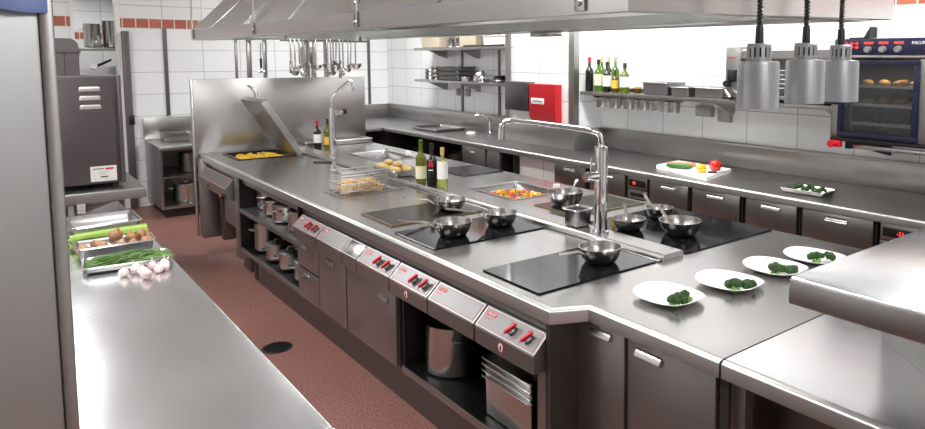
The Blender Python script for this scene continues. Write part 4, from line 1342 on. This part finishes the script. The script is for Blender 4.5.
# ================================================================== WALL THINGS
def wall_shelf(name, label, y0, y1, z, x0, brackets, xw=XR):
    t = thing(name, label, 'shelf', (x0, y0, z))
    b = MB(); b.box(0, xw - x0 - .002, 0, y1 - y0, -.032, 0, .003); b.box(xw - x0 - .012, xw - x0 - .002, 0, y1 - y0, 0, .03); b.build('board', 'steel_wall', t)
    for yb in brackets:
        b = MB(); b.prism([(.03, -.033), (xw - x0 - .004, -.033), (xw - x0 - .004, -.13), (xw - x0 - .04, -.13)], 'y', yb - y0, yb - y0 + .018); b.build('bracket', 'steel_wall', t, smooth=False)
    return t
wall_shelf('wall_shelf', 'long steel wall shelf with bottles and the grill standing on it', 2.20, 4.745, 1.445, 4.2, (4.5, 3.26, 2.34))
wall_shelf('wall_shelf', 'upper steel wall shelf left of the pier, holding tubs', 5.90, 7.92, 1.87, 4.2, (7.60, 6.85, 6.0))
wall_shelf('wall_shelf', 'lower steel wall shelf left of the pier, holding small pans', 5.90, 7.92, 1.48, 4.2, (7.60, 6.85, 6.0))
for y, w_ in ((7.25, .04), (6.46, .035)):
    b = MB(); b.box(4.485, XR, y - w_ / 2, y + w_ / 2, 1.092, 2.09)
    b.build('trim_%d' % (9 if y > 7 else 10), 'steel_dark', kind='structure')

# bottles on the right shelf
ZS = 1.4455
bs = [(4.27, 4.695, .037, .31, 'dark_glass', 'red', None, 'dark wine bottle with red capsule at the left end of the wall shelf'),
      (4.27, 4.573, .040, .29, 'green_glass', 'black', 'paper_cream', 'green bottle with cream label second from the left on the shelf'),
      (4.42, 4.690, .036, .31, 'green_glass', 'cork', None, 'tall green bottle behind the second shelf bottle'),
      (4.26, 4.452, .037, .27, 'dark_glass', 'dark', 'paper_white', 'dark bottle with white label in the middle of the shelf group'),
      (4.42, 4.600, .036, .31, 'amber_glass', 'cork', 'paper_cream', 'brown bottle with pale cap behind the middle shelf bottles'),
      (4.42, 4.510, .036, .315, 'green_glass', 'socket', None, 'tall green bottle with grey cap at the back of the shelf group'),
      (4.25, 4.340, .029, .20, 'amber_glass', 'dark', 'paper_yellow', 'short brown bottle with yellow label in the shelf group'),
      (4.27, 4.240, .041, .26, 'olive_glass', 'dark', 'paper_white', 'brown-green bottle at the right end of the shelf group')]
for (x, y, r, h, g, c, l_, lab) in bs:
    bottle(lab, (x, y, ZS), r, h, g, c, l_, (.2, .55), 'bottles on the wall shelf')
t = thing('small_jar', 'small brown jar right of the bottles on the wall shelf', 'jar', (4.36, 4.17, ZS)); b = MB(); b.lathe([(0, 0), (.032, 0), (.034, .01), (.034, .03), (.03, .04), (0, .04)], 18); b.build('body', 'amber_glass', t)
b = MB(); b.lathe([(0, .04), (.034, .04), (.034, .055), (0, .057)], 18); b.build('lid', 'bread', t)
t = thing('serving_tray', 'flat dark tray edge behind the jar on the wall shelf', 'tray', (4.46, 4.20, ZS)); b = MB(); b.box(-.02, .02, -.14, .14, 0, .035, .006); b.build('body', 'steel_dark', t)
gastro('gastronorm_container', 'deep steel tray left of the three on the wall shelf', (4.345, 3.855, ZS), .26, .30, .105, cat='tray', m='steel_front', group='steel trays on the wall shelf')
gastro('gastronorm_container', 'shallow steel tray in the middle of the three on the wall shelf', (4.30, 3.345, ZS), .19, .25, .075, rz=.2, cat='tray', m='steel_front', group='steel trays on the wall shelf') if False else None
t = gastro('gastronorm_container', 'shallow steel tray in the middle of the three on the wall shelf', (4.345, 3.59, ZS), .26, .21, .075, cat='tray', m='steel_front', group='steel trays on the wall shelf')
t = gastro('gastronorm_container', 'shallow steel tray beside the grill on the wall shelf', (4.33, 3.3, ZS), .26, .30, .08, cat='tray', m='steel_front', group='steel trays on the wall shelf')
t.location = (4.345, 3.305, ZS)
# hanging cups
cups = [4.531, 4.364, 4.191, 4.02, 3.857, 3.684]
for k, y in enumerate(cups):
    lab = ['first', 'second', 'third', 'fourth', 'fifth', 'sixth'][k]
    t = thing('hanging_cup', '%s steel cup from the left hanging under the wall shelf' % lab, 'cup', (4.275, y, 1.4125), 0, 'steel cups hanging under the wall shelf')
    b = MB(); b.lathe([(0, -.105), (.043, -.105), (.048, -.095), (.052, -.02), (.055, -.018), (.052, -.016), (.048, -.02), (.045, -.095), (0, -.10)], 24); b.build('body', 'cup_grey', t)
    b = MB(); b.box(-.008, .008, .050, .064, -.11, -.005, .002); b.box(-.06, .06, .045, .05, -.018, -.001); b.box(-.06, .06, -.05, -.045, -.018, -.001); b.build('hanger', 'cup_grey', t)
# sockets under the shelf
for (x, y, z, w, h, d, lab) in ((XR, 3.53, 1.32, .16, .085, .05, 'grey wall socket box left, under the wall shelf'), (XR, 3.33, 1.315, .11, .14, .05, 'grey wall switch box right, under the wall shelf')):
    t = thing('wall_socket', lab, 'socket', (x, y, z), -PI / 2)
    b = MB(); b.box(-w / 2, w / 2, -d, 0, -h / 2, h / 2, .006); b.build('housing', 'socket', t)
    b = MB(); b.box(-w * .35, w * .35, -d - .004, -d, -h * .3, h * .3, .002); b.build('cover', 'socket', t)
for (y, w, lab) in ((7.33, .06, 'small grey wall switch left under the lower shelf'), (7.12, .10, 'grey double wall socket under the lower shelf')):
    t = thing('wall_socket', lab, 'socket', (XR, y, 1.33), -PI / 2)
    b = MB(); b.box(-w / 2, w / 2, -.03, 0, -.045, .045, .005); b.build('housing', 'socket', t)
    b = MB(); b.box(-w * .3, w * .3, -.034, -.03, -.025, .025, .002); b.build('cover', 'socket', t)
t = thing('wall_socket', 'tall grey wall box on the far wall behind the hanging ladles', 'socket', (3.35, YF, 1.76)); b = MB(); b.box(-.09, .09, -.05, 0, -.13, .13, .008); b.build('housing', 'socket', t)
b = MB(); b.box(-.05, .05, -.055, -.05, -.08, .06, .004); b.build('cover', 'steel_dark', t)

# grill on the shelf
t = front('salamander_grill', 'steel grill appliance with black knob on the wall shelf behind the heat lamps', 'grill', 4.14, 3.085)
b = MB(); w = .80
b.box(0, .13, 0, .30, .022 + ZS, .385 + ZS, .004)
b.build('control_column', 'steel_wall', t)
b = MB(); b.box(.13, w, 0, .33, ZS + .30, ZS + .36, .003); b.box(.13, w, .0, .33, ZS + .022, ZS + .05, .003); b.box(.13, w, .30, .33, ZS + .05, ZS + .30); b.box(w - .03, w, 0, .30, ZS + .05, ZS + .30); b.build('frame', 'steel_wall', t, smooth=False)
b = MB(); b.box(.135, w - .032, .005, .298, ZS + .292, ZS + .299); b.build('heating_hood', 'brass', t)
b = MB()
for k in range(5):
    b.tube([(.14, .02, ZS + .10 + k * .03), (w - .035, .02, ZS + .10 + k * .03)], .003, 6)
b.build('grid', 'steel_dark', t)
b = MB(); b.box(.02, .10, -.004, 0, ZS + .135, ZS + .22, .001); pl_ = b.build('switch_plate', 'black', t)
write('lettering', 'PALUX', .022, 'red_print', t, (.055, -.001, ZS + .305), (PI / 2, 0, 0))
b = MB(); b.cyl((.035, -.004, ZS + .12), (.035, -.05, ZS + .12), .025, .022, 16); b.build('knob', 'black', t)
b = MB(); b.cyl((.075, -.004, ZS + .12), (.075, -.025, ZS + .12), .014, .013, 14); b.tube([(.03, -.03, ZS + .07), (.085, -.05, ZS + .02)], .016, 12); b.build('lever', 'chrome', t)
for x in (.03, .11, w - .03):
    b = MB(); b.cyl((x, .03, ZS), (x, .03, ZS + .023), .012); b.cyl((x, .27, ZS), (x, .27, ZS + .023), .012); b.build('foot', 'black', t)
b = MB(); b.sphere((.52, -.006, ZS + .035), .012); b.build('red_button', 'red', t)

# oven on a wall frame
OX, OY = 3.90, 2.12
t = front('convection_oven', 'blue and steel convection oven with glass door at the right edge', 'oven', OX, OY)
ow = 1.05
b = MB()
b.box(0, ow, 0.02, .56, 1.275, 1.30); b.box(0, ow, .02, .56, 1.76, 1.86); b.box(0, .035, .02, .56, 1.30, 1.76); b.box(ow - .45, ow, .02, .56, 1.30, 1.76); b.box(.035, ow - .45, .50, .56, 1.30, 1.76)
b.build('body', 'steel_wall', t, smooth=False)
b = MB(); b.box(0.0, ow, -.004, .02, 1.768, 1.862, .003); cp = b.build('control_fascia', 'blue', t)
b = MB(); b.box(-.01, ow, -.012, .02, 1.752, 1.767, .003); b.build('fascia_lip', 'steel_bright', t)
for k, u in enumerate((.205, .290, .375)):
    b = MB(); b.cyl((u, -.004, 1.800), (u, -.03, 1.800), .0195, .017, 24); kn = b.build('knob', 'aluminium', cp)
    b = MB(); b.box(u - .027, u + .027, -.0062, -.004, 1.829, 1.844); b.build('scale_print', 'orange_print', cp)
b = MB()
for u in (.07, .105, .135):
    for z in (1.812, 1.835):
        b.loft([[(u + .011 * math.cos(a), yy, z + .009 * math.sin(a)) for a in [2 * PI * j / 14 for j in range(14)]] for yy in (-.004, -.0065)])
b.build('indicator_lights', 'orange_print', cp)
write('lettering', 'PALUX', .024, 'paper_white', cp, (.482, -.0055, 1.834), (PI / 2, 0, 0), 1.0)
b = MB(); b.loft([[(.52 + .008 * math.cos(a), yy, 1.802 + .006 * math.sin(a)) for a in [2 * PI * j / 14 for j in range(14)]] for yy in (-.004, -.006)]); b.build('logo_dot', 'red_print', cp)
# door
D0, D1, DZ0, DZ1 = .045, .50, 1.290, 1.738
b = MB()
fw = .028
b.box(D0, D1, -.03, .018, DZ0, DZ0 + fw, .004); b.box(D0, D1, -.03, .018, DZ1 - .028, DZ1, .004); b.box(D0, D0 + fw, -.03, .018, DZ0 + fw, DZ1 - .028, .004); b.box(D1 - .030, D1, -.03, .018, DZ0 + fw, DZ1 - .028, .004)
dr = b.build('door', 'blue', t)
b = MB(); b.box(D0 + fw, D1 - .030, -.012, -.006, DZ0 + fw, DZ1 - .028); b.build('pane', 'oven_glass', dr, smooth=False)
b = MB(); b.tube([(D0 + .01, -.03, 1.49), (D0 + .01, -.06, 1.49), (D0 - .05, -.065, 1.495), (D0 - .085, -.06, 1.50)], [.012, .012, .013, .010], 12); b.build('handle', 'blue', dr)
b = MB(); b.box(0, D0, -.02, .018, 1.285, 1.745, .003); b.build('side_frame', 'steel_wall', t)
b = MB(); b.box(D1, ow, -.02, .018, 1.285, 1.745, .003); b.build('side_frame', 'steel_wall', t)
b = MB(); b.box(.0, ow, -.026, .018, 1.262, 1.284, .006); b.build('bottom_rail', 'black', t)
b = MB(); b.tube([(.03, -.02, 1.245), (.03, -.07, 1.245)], [.018, .022], 14); b.box(.02, .07, -.035, -.0, 1.225, 1.262, .004); b.build('drain_valve', 'red', t)
b = MB(); b.box(.036, ow - .451, .496, .4995, 1.301, 1.759); b.box(.0355, .038, .021, .496, 1.301, 1.759); b.box(ow - .4535, ow - .4505, .021, .496, 1.301, 1.759); b.box(.038, ow - .4535, .021, .496, 1.3005, 1.303); b.build('cavity_shade_sheet', 'dark', t, smooth=False)  # added dark sheets; the cavity's shade is put into their colour
for z in (1.36, 1.47, 1.58):
    b = MB(); b.box(.05, ow - .46, .04, .48, z, z + .004); b.box(.05, ow - .46, .038, .042, z, z + .018); rk = b.build('rack', 'steel_bright', t)
b = MB(); b.tube([(.10, -.04 + .07, 1.33), (.10, .03, 1.70)], .006, 8); b.build('probe_rail', 'steel_bright', t)
ld = bpy.data.lights.new('oven_fill_light', 'POINT'); ld.energy = 2.6; ld.shadow_soft_size = .01; ld.color = (1, .85, .6)  # unseen light added to make the food in the oven show
lo = bpy.data.objects.new('oven_fill_light', ld); COL.objects.link(lo); lo.parent = t; lo.location = (.3, .10, 1.752)
k = 0
for z, zn in ((1.585, 'upper'), (1.475, 'middle'), ):
    for (u, vv) in ((.16, .10), (.25, .12), (.34, .10), (.43, .12), (.20, .22), (.31, .23), (.42, .22)):
        b = MB(); b.sphere((0, 0, 0), .038, (1, .9, .55), 2, .03); o = b.build('bread_roll', 'bread')
        o.location = (OX + vv, OY - u, z + .020)
        pos = 'front' if vv < .15 else 'rear'
        k_ = {.16: 'leftmost', .25: 'second from left', .34: 'third from left', .43: 'rightmost', .20: 'left', .31: 'middle', .42: 'right'}[u]
        tag(o, 'golden bread roll, %s in the %s row of the %s oven rack' % (k_, pos, zn), 'bread roll', 'bread rolls in the oven')
for u in (.18, .27, .37):
    broccoli('broccoli_floret', 'green vegetable piece on the lowest oven rack, number %s from the left' % ['one', 'two', 'three'][[.18, .27, .37].index(u)], (OX + .12, OY - u, 1.365), .036, u * 9, 'vegetables on the lowest oven rack')
t = front('oven_bracket', 'black and steel wall bracket carrying the oven', 'bracket', 3.95, 2.08)
b = MB(); b.box(.90, .93, 0, .545, 1.21, 1.26); b.build('arm', 'black', t)
b = MB(); b.box(0.02, .05, 0, .545, 1.21, 1.26); b.prism([(.15, 1.21), (.545, 1.21), (.545, 1.12)], 'x', .02, .05); b.build('arm', 'black', t, smooth=False)
b = MB(); b.box(.07, .92, 0.0, .03, 1.215, 1.24, .002); b.build('cross_bar', 'steel_bright', t)

t = front('paper_dispenser', 'small white wall dispenser with black slanted side above the oven', 'dispenser', 4.5, 2.30)
b = MB(); b.prism([(0, 1.885), (.10, 1.885), (.14, 1.95), (.14, 1.975), (0, 1.975)], 'y', -.10, -.002); b.build('housing', 'white', t)
b = MB(); b.prism([(.103, 1.885), (.142, 1.885), (.142, 1.952)], 'y', -.098, -.004); b.box(0.0, .10, -.09, -.02, 1.872, 1.885); b.build('dark_side', 'black', t)

# boxes on the pier
t = front('fire_blanket_box', 'bright red enamel box with white label on the pier', 'box', 4.14, 5.33)
b = MB(); b.prism([(-.085, 1.50), (-.006, 1.50), (-.006, 1.10), (-.05, 1.12), (-.085, 1.20)], 'x', 0, .40)
b.build('body', 'red_paint', t)
b = MB(); b.box(.01, .39, -.088, -.085, 1.475, 1.480); b.build('lid_seam', 'red_print', t)
b = MB(); b.box(.035, .235, -.088, -.085, 1.310, 1.366, .001); lb = b.build('label_plate', 'paper_white', t)
write('lettering', 'Löschdecke', .034, 'black_print', lb, (.135, -.0885, 1.338), (PI / 2, 0, 0))
t = front('grey_wall_cabinet', 'grey metal box left of the red box on the pier', 'box', 4.145, 5.72)
b = MB(); b.box(0, .37, -.10, -.002, 1.23, 1.515, .004); b.build('body', 'steel_dark', t)
b = MB(); b.box(-.03, 0, -.08, -.02, 1.47, 1.50, .004); b.build('orange_tab', 'orange_print', t)
b = MB(); b.cyl((.06, -.06, 1.17), (.06, -.06, 1.23), .022, n=16); b.build('valve', 'chrome', t)

# small pans and tubs on the left wall shelves
ZL, ZU = 1.4805, 1.8705
def lathe_thing(name, label, cat, loc, prof, m, group=None):
    t = thing(name, label, cat, loc, 0, group); b = MB(); b.lathe(prof, 28); b.build('body', m, t); return t
for k in range(3):
    lathe_thing('small_bowl', '%s steel bowl of the leftmost stack on the lower wall shelf' % ['bottom', 'middle', 'top'][k], 'bowl', (4.30, 7.70, ZL + k * .043), [(0, 0), (.05, 0), (.06, .035), (.066, .042), (.058, .038), (.048, .004), (0, .004)], 'pan', 'stack of steel bowls on the lower shelf')
for k in range(3):
    gastro('gastronorm_container', '%s dark steel tray in the stack on the lower wall shelf' % ['bottom', 'middle', 'top'][k], (4.35, 7.17, ZL + k * .055), .26, .50, .052, m='steel_dark', group='stack of trays on the lower shelf')
for k in range(3):
    lathe_thing('small_bowl', '%s shiny steel pot in front of the tray stack' % ['bottom', 'middle', 'top'][k], 'pot', (4.255, 7.23, ZL + k * .0555) if False else (4.2555, 7.485, ZL + k * .0555), [(0, 0), (.05, 0), (.055, .01), (.055, .05), (.058, .052), (.052, .052), (.05, .008), (0, .006)], 'pan', 'stack of small pots on the lower shelf')
lathe_thing('small_bowl', 'single small bright pot right of the tray stack', 'pot', (4.30, 6.86, ZL), [(0, 0), (.05, 0), (.052, .045), (.054, .047), (.048, .047), (.046, .006), (0, .004)], 'chrome')
lathe_thing('domed_lid', 'shiny domed steel cloche on the lower wall shelf', 'cloche', (4.33, 6.58, ZL), [(0, 0), (.088, 0), (.092, .01), (.088, .05), (.070, .095), (.04, .12), (.01, .13), (.01, .145), (0, .147)], 'chrome')
for k in range(3):
    t = lathe_thing('frying_pan', '%s frying pan of the stack at the right of the lower shelf' % ['bottom', 'middle', 'top'][k], 'pan', (4.34, 6.16, ZL + k * .022), [(0, 0), (.08, 0), (.11, .030), (.113, .032), (.105, .032), (.075, .006), (0, .004)], 'steel_dark' if k % 2 else 'pan', 'frying pans stacked on the lower shelf')
    b = MB(); b.tube([(.0 - .08, .07, .028), (-.07, .18 + k * .0, .045), (-.06, .26, .05)], .006, 8); b.build('handle', 'pan', t)
gastro('plastic_tub', 'cream plastic tub at the left of the upper wall shelf', (4.34, 7.55, ZU), .26, .46, .15, m='box_cream', cat='tub')
gastro('plastic_tub', 'second cream plastic tub behind the sauce pots on the upper shelf', (4.34, 6.70, ZU + 0), .26, .38, .15, m='box_cream', cat='tub')
gastro('plastic_tub', 'white plastic tub at the right of the upper wall shelf', (4.36, 6.22, ZU), .22, .46, .12, m='white', cat='tub')
t = stockpot('sauce_pot', 'shiny steel pot left of the middle of the upper wall shelf', (4.30, 7.17, ZU), .058, .13)
t = stockpot('sauce_pot', 'shiny steel pot right next to another on the upper wall shelf', (4.30, 7.00, ZU), .055, .13)
t = thing('dark_tray', 'flat dark tray on the front edge of the upper shelf', 'tray', (4.215, 6.38, ZU)); b = MB(); b.box(0, .018, -.4, .4, 0, .022, .004); b.build('body', 'dark', t)


# ================================================================== HOOD
t = thing('extraction_hood', 'huge pale steel extraction hood hanging over the island', 'hood', (2.24, 4.07, 1.9))
HX0, HX1, HY0, HY1 = 1.42, 3.06, 1.40, 6.75
def hz(x, y):   # the lip runs very slightly out of level
    return 1.900 + (x - HX0) / (HX1 - HX0) * .036 - (HY1 - y) / (HY1 - HY0) * .020
BH = .085
def ring(i, dz):
    P = [(HX0 + i, HY0 + i), (HX1 - i, HY0 + i), (HX1 - i, HY1 - i), (HX0 + i, HY1 - i)]
    return [(x, y, hz(x, y) + dz) for x, y in P]
b = MB()
b.loft([ring(.012, 0), ring(.0, 0.003), ring(0, BH), ring(.004, BH + .003), ring(.012, BH - .002), ring(.012, .0)], ring=True)
wparent(b.build('lip_band', 'steel_hood', ang=30), t); 
TX, TZ = .47, 2.55
top = [(HX0 + TX, HY0 + TX, TZ), (HX1 - TX, HY0 + TX, TZ), (HX1 - TX, HY1 - TX, TZ), (HX0 + TX, HY1 - TX, TZ)]
topi = [(x, y, TZ - .008) for x, y, z in top]
b = MB(); b.loft([ring(.004, BH), top, topi, ring(.012, BH - .002)], ring=True); wparent(b.build('canopy', 'steel_hood', ang=20), t)
# standing seams on the aisle slope
b = MB()
A0, A1 = Vector(ring(.0, BH)[3]), Vector(ring(.0, BH)[0]); B0, B1 = Vector(top[3]), Vector(top[0])
for u in (.13, .30, .47, .64, .80, .93):
    p, q = A0.lerp(A1, u), B0.lerp(B1, u * .9 + .05)
    b.tube([p + Vector((.001, 0, .003)), q + Vector((-.001, 0, 0))], .003, 6)
wparent(b.build('seam', 'steel_hood'), t)
b = MB(); b.box(HX0 + TX - .001, HX1 - TX + .001, HY0 + TX - .001, HY1 - TX + .001, TZ - .006, CEIL - .002); wparent(b.build('duct', 'steel_hood', smooth=False), t)
# inner gutter frame and side rails seen from below
b = MB()
for (x0, x1, y0, y1) in ((HX1 - .20, HX1 - .012, HY0 + .02, HY1 - .02), (HX0 + .012, HX0 + .16, HY0 + .02, HY1 - .02), (HX0 + .16, HX1 - .20, HY0 + .012, HY0 + .14), (HX0 + .16, HX1 - .2, HY1 - .14, HY1 - .012)):
    z = hz((x0 + x1) / 2, (y0 + y1) / 2)
    b.box(x0, x1, y0, y1, z + .006, z + .012)
wparent(b.build('gutter', 'steel_wall', smooth=False), t)
for yk in (2.4, 4.1, 5.8):
    b = MB(); b.box(2.24 - .10, 2.24 + .10, yk - .55, yk + .55, 2.44, 2.47); wparent(b.build('strip_lamp', 'lamp_glow', smooth=False), t)
b = MB(); b.box(HX1 - .03, HX1 + .012, HY0 + .01, HY1 - .01, 1.915, 1.945, .003); 
# seam plate on the near corner & the small square bracket under the far rail
wparent(MB().box(HX1 - .12, HX1 - .02, 3.62, 3.85, 1.895, 1.935, .003).build('rail_bracket', 'steel_bright'), t)
# hanger straps
for (y, lab) in ((6.68, 'far corner'), (4.93, 'second'), (3.26, 'third'), (1.60, 'near')):
    z = hz(HX0, y)
    b = MB(); b.box(HX0 - .010, HX0 - .002, y - .022, y + .022, z + .012, CEIL - .001, .001)
    hs = b.build('hanger_strap', 'steel_bright'); wparent(hs, t)
    b = MB(); b.cyl((HX0 - .018, y, z + .035), (HX0 - .010, y, z + .035), .010, n=8)
    o = b.build('bolt', 'chrome'); wparent(o, t)
    b = MB(); b.cyl((HX0 - .018, y, z + .13), (HX0 - .010, y, z + .13), .008, n=8)
    o = b.build('bolt', 'chrome'); wparent(o, t); 

# support pipes on the splash panel up to the hood
for k, (x, w_, lab) in enumerate(((1.778, .022, 'leftmost thin'), (1.890, .040, 'second, wider'), (2.030, .034, 'third'), (2.422, .045, 'fourth, behind the ladles'), (2.61, .045, 'rightmost, behind the ladles'))):
    b = MB(); b.box(x - w_ / 2, x + w_ / 2, 6.728, 6.748, 1.559, 1.905 + .01 * (x - 1.42), .002)
    tag(b.build('support_post', 'steel_wall'), '%s steel post between the splash panel and the hood' % lab, 'post', 'posts above the splash panel')

# utensil rail and hanging utensils
t = thing('utensil_rail', 'steel rail under the hood carrying ladles and skimmers', 'rail', (2.45, 6.35, 1.895))
b = MB(); b.box(-.40, .42, -.012, .012, .0, .018, .003); b.build('bar', 'steel_dark', t)
b = MB(); b.box(-.36, -.34, -.01, .01, .018, .055); b.box(.34, .36, -.01, .01, .018, .055); b.build('hanger', 'steel_dark', t)
def utensil(kind_, label, px, length, yy=6.335, tilt=0.0, s=1.0):
    # px -> x on the rail
    t = thing(kind_, label, kind_.replace('_', ' '), (px, yy, 1.896), 0, 'utensils hanging under the hood')
    t.rotation_euler = (0, tilt, random.uniform(-.5, .5))
    L = length
    b = MB()
    b.tube([(0, .016, -.012), (0, .016, .006), (0, .008, .020), (0, -.006, .020), (0, -.012, .006), (0, -.012, -L * .5), (0, -.012, -L)], [.004, .004, .004, .004, .006, .007, .007], 8)
    b.build('handle', 'steel_wall', t)
    b = MB()
    if kind_ == 'ladle':
        r = .050 * s
        b.lathe([(0, -r), (r * .5, -r * .87), (r * .87, -r * .5), (r, 0), (r * .96, 0), (r * .83, -r * .47), (r * .47, -r * .82), (0, -r * .94)], 20, (0, -.012 - r * .3, -L))
        b.build('bowl', 'cup_grey', t)
    elif kind_ == 'skimmer':
        r = .058 * s
        b.loft([[(r * k_ * math.cos(a), -.012 + yy_, -L - r * .8 + r * k_ * math.sin(a)) for a in [2 * PI * j / 22 for j in range(22)]] for k_, yy_ in ((.05, -.010), (.6, -.008), (1, 0), (1, .003), (.6, -.004), (.05, -.006))])
        b.build('disc', 'pan', t)
    elif kind_ == 'whisk':
        for j in range(8):
            a = j * PI / 8
            pts = []
            for q in range(13):
                ph = PI * q / 12
                rr = .026 * math.sin(ph) * (1 if q <= 12 else -1)
                pts.append((.026 * math.sin(2 * PI * q / 12 / 2) * math.cos(a) * (1 if q < 6 else 1), -.012 + .026 * math.sin(ph) * math.sin(a), -L - .10 * q / 12))
            b.tube(pts, .0011, 4)
            b.tube([(-p[0], -.024 - p[1], p[2]) for p in pts], .0011, 4)
        b.build('wires', 'chrome', t, weld=False)
    elif kind_ == 'spatula':
        b.box(-.028 * s, .028 * s, -.014, -.011, -L - .10, -L + .01, .001); b.build('blade', 'pan', t)
    elif kind_ == 'spoon':
        b.sphere((0, -.012, -L - .03), .03, (.75, .25, 1.2), 2); b.build('bowl', 'chrome', t)
    return t
US = [('spatula', 'spatula with narrow blade at the left end of the hanging utensils', 2.125, .20, .0, .6),
      ('skimmer', 'skimmer second from the left among the hanging utensils', 2.165, .245, 0, .75),
      ('spoon', 'long spoon third from the left among the hanging utensils', 2.205, .20, 0, 1),
      ('skimmer', 'skimmer fourth from the left of the hanging utensils', 2.245, .28, 0, .55),
      ('ladle', 'small ladle hanging higher than its neighbours on the left', 2.305, .205, 0, .85),
      ('spatula', 'wide spatula hanging behind the small left ladle', 2.345, .24, 0, .8),
      ('ladle', 'ladle right of the wide spatula', 2.365, .225, .02, .95),
      ('whisk', 'wire whisk hanging in the middle of the utensils', 2.455, .20, 0, 1),
      ('ladle', 'dark ladle just right of the whisk', 2.475, .215, 0, 1),
      ('skimmer', 'skimmer behind the ladles in the right middle', 2.515, .25, 0, .8),
      ('ladle', 'ladle with shiny bowl hanging highest in the right middle', 2.565, .190, .05, .9),
      ('ladle', 'deep ladle hanging low right of the middle', 2.535, .235, 0, 1.05),
      ('spatula', 'thin spatula in the right group of utensils', 2.605, .25, 0, .5),
      ('spoon', 'long spoon in the right group of utensils', 2.640, .27, 0, 1),
      ('skimmer', 'small skimmer third from the right end', 2.690, .235, .03, .6),
      ('ladle', 'ladle second from the right end of the utensils', 2.720, .225, .06, .7),
      ('ladle', 'big shiny ladle at the right end of the hanging utensils', 2.770, .215, 0, 1.15)]
for k, (kd, lab, x, L, tl, s_) in enumerate(US):
    utensil(kd, lab, 2.125 + (x - 2.125) * .955, L - .012, 6.335, tl, s_)
t = thing('fire_tool', 'small black and chrome nozzle hanging alone left of the utensils', 'nozzle', (1.97, 6.66, 1.90))
b = MB(); b.tube([(0, 0, -.02), (0, 0, -.16)], .005, 8); b.build('rod', 'steel_wall', t)
b = MB(); b.tube([(0, 0, -.16), (0, 0, -.25)], [.011, .009], 10); b.build('grip', 'black', t)
b = MB(); b.sphere((0, 0, -.275), .020); b.cyl((-.03, 0, -.28), (.03, 0, -.28), .008); b.build('head', 'chrome', t)

# ================================================================== HEAT LAMPS
def heat_lamp(label, x, y, zb):
    t = thing('heat_lamp', label, 'heat lamp', (x, y, zb), random.uniform(0, 1), 'heat lamps over the pass')
    r = .064
    H = .150
    b = MB()
    b.lathe([(r * 1.02, 0), (r * 1.02, .003), (r, H - .012), (r * .96, H - .003), (r * .60, H), (r * .60, H - .003), (r * .94, H - .008), (r * .97, H - .016), (r * .98, .004)], 48)
    b.build('shade', 'aluminium', t)
    n = 14
    b = MB()
    # vented collar: ring of ribs between two bands
    rc = r * .58
    b.lathe([(rc, H), (rc, H + .012), (rc - .004, H + .012), (rc - .004, H)], 42)
    b.lathe([(rc, H + .040), (rc, H + .050), (rc - .005, H + .054), (0, H + .055), (0, H + .050), (rc - .01, H + .050), (rc - .004, H + .040)], 42)
    for i in range(n):
        a = 2 * PI * i / n
        R_ = Matrix.Rotation(a, 4, 'Z')
        bb = b.T
        b.T = R_
        b.box(rc - .004, rc + .0005, -.0055, .0055, H + .008, H + .044)
        b.T = bb
    b.build('vent_collar', 'aluminium', t)
    b = MB(); b.lathe([(0, H + .0), (rc - .012, H), (rc - .012, H + .046), (0, H + .046)], 24); b.build('lamp_holder', 'dark', t)
    b = MB(); b.lathe([(0, H + .054), (.0135, H + .054), (.012, H + .105), (.010, H + .112), (0, H + .112)], 18); b.build('cable_sleeve', 'black', t)
    b = MB()
    pts = []
    z0, z1 = H + .105, CEIL - zb - .03
    turns = int((z1 - z0) / .011)
    for i in range(turns * 8 + 1):
        a = 2 * PI * i / 8
        z = z0 + (z1 - z0) * i / (turns * 8)
        pts.append((  .0070 * math.cos(a), .0070 * math.sin(a), z))
    b.tube(pts, .0042, 5)
    b.cyl((0, 0, z0), (0, 0, z1), .005, n=8)
    b.build('coiled_cable', 'black', t)
    b = MB(); b.lathe([(0, z1), (.03, z1), (.045, z1 + .028), (0, z1 + .03)], 24); b.build('ceiling_rose', 'black', t)
heat_lamp('leftmost grey heat lamp on a black coiled cable', 1.888, 1.28, 1.592)
heat_lamp('middle grey heat lamp of the three on coiled cables', 2.161, 1.28, 1.597)
heat_lamp('rightmost grey heat lamp, in front of the blue oven panel', 2.395, 1.28, 1.594)
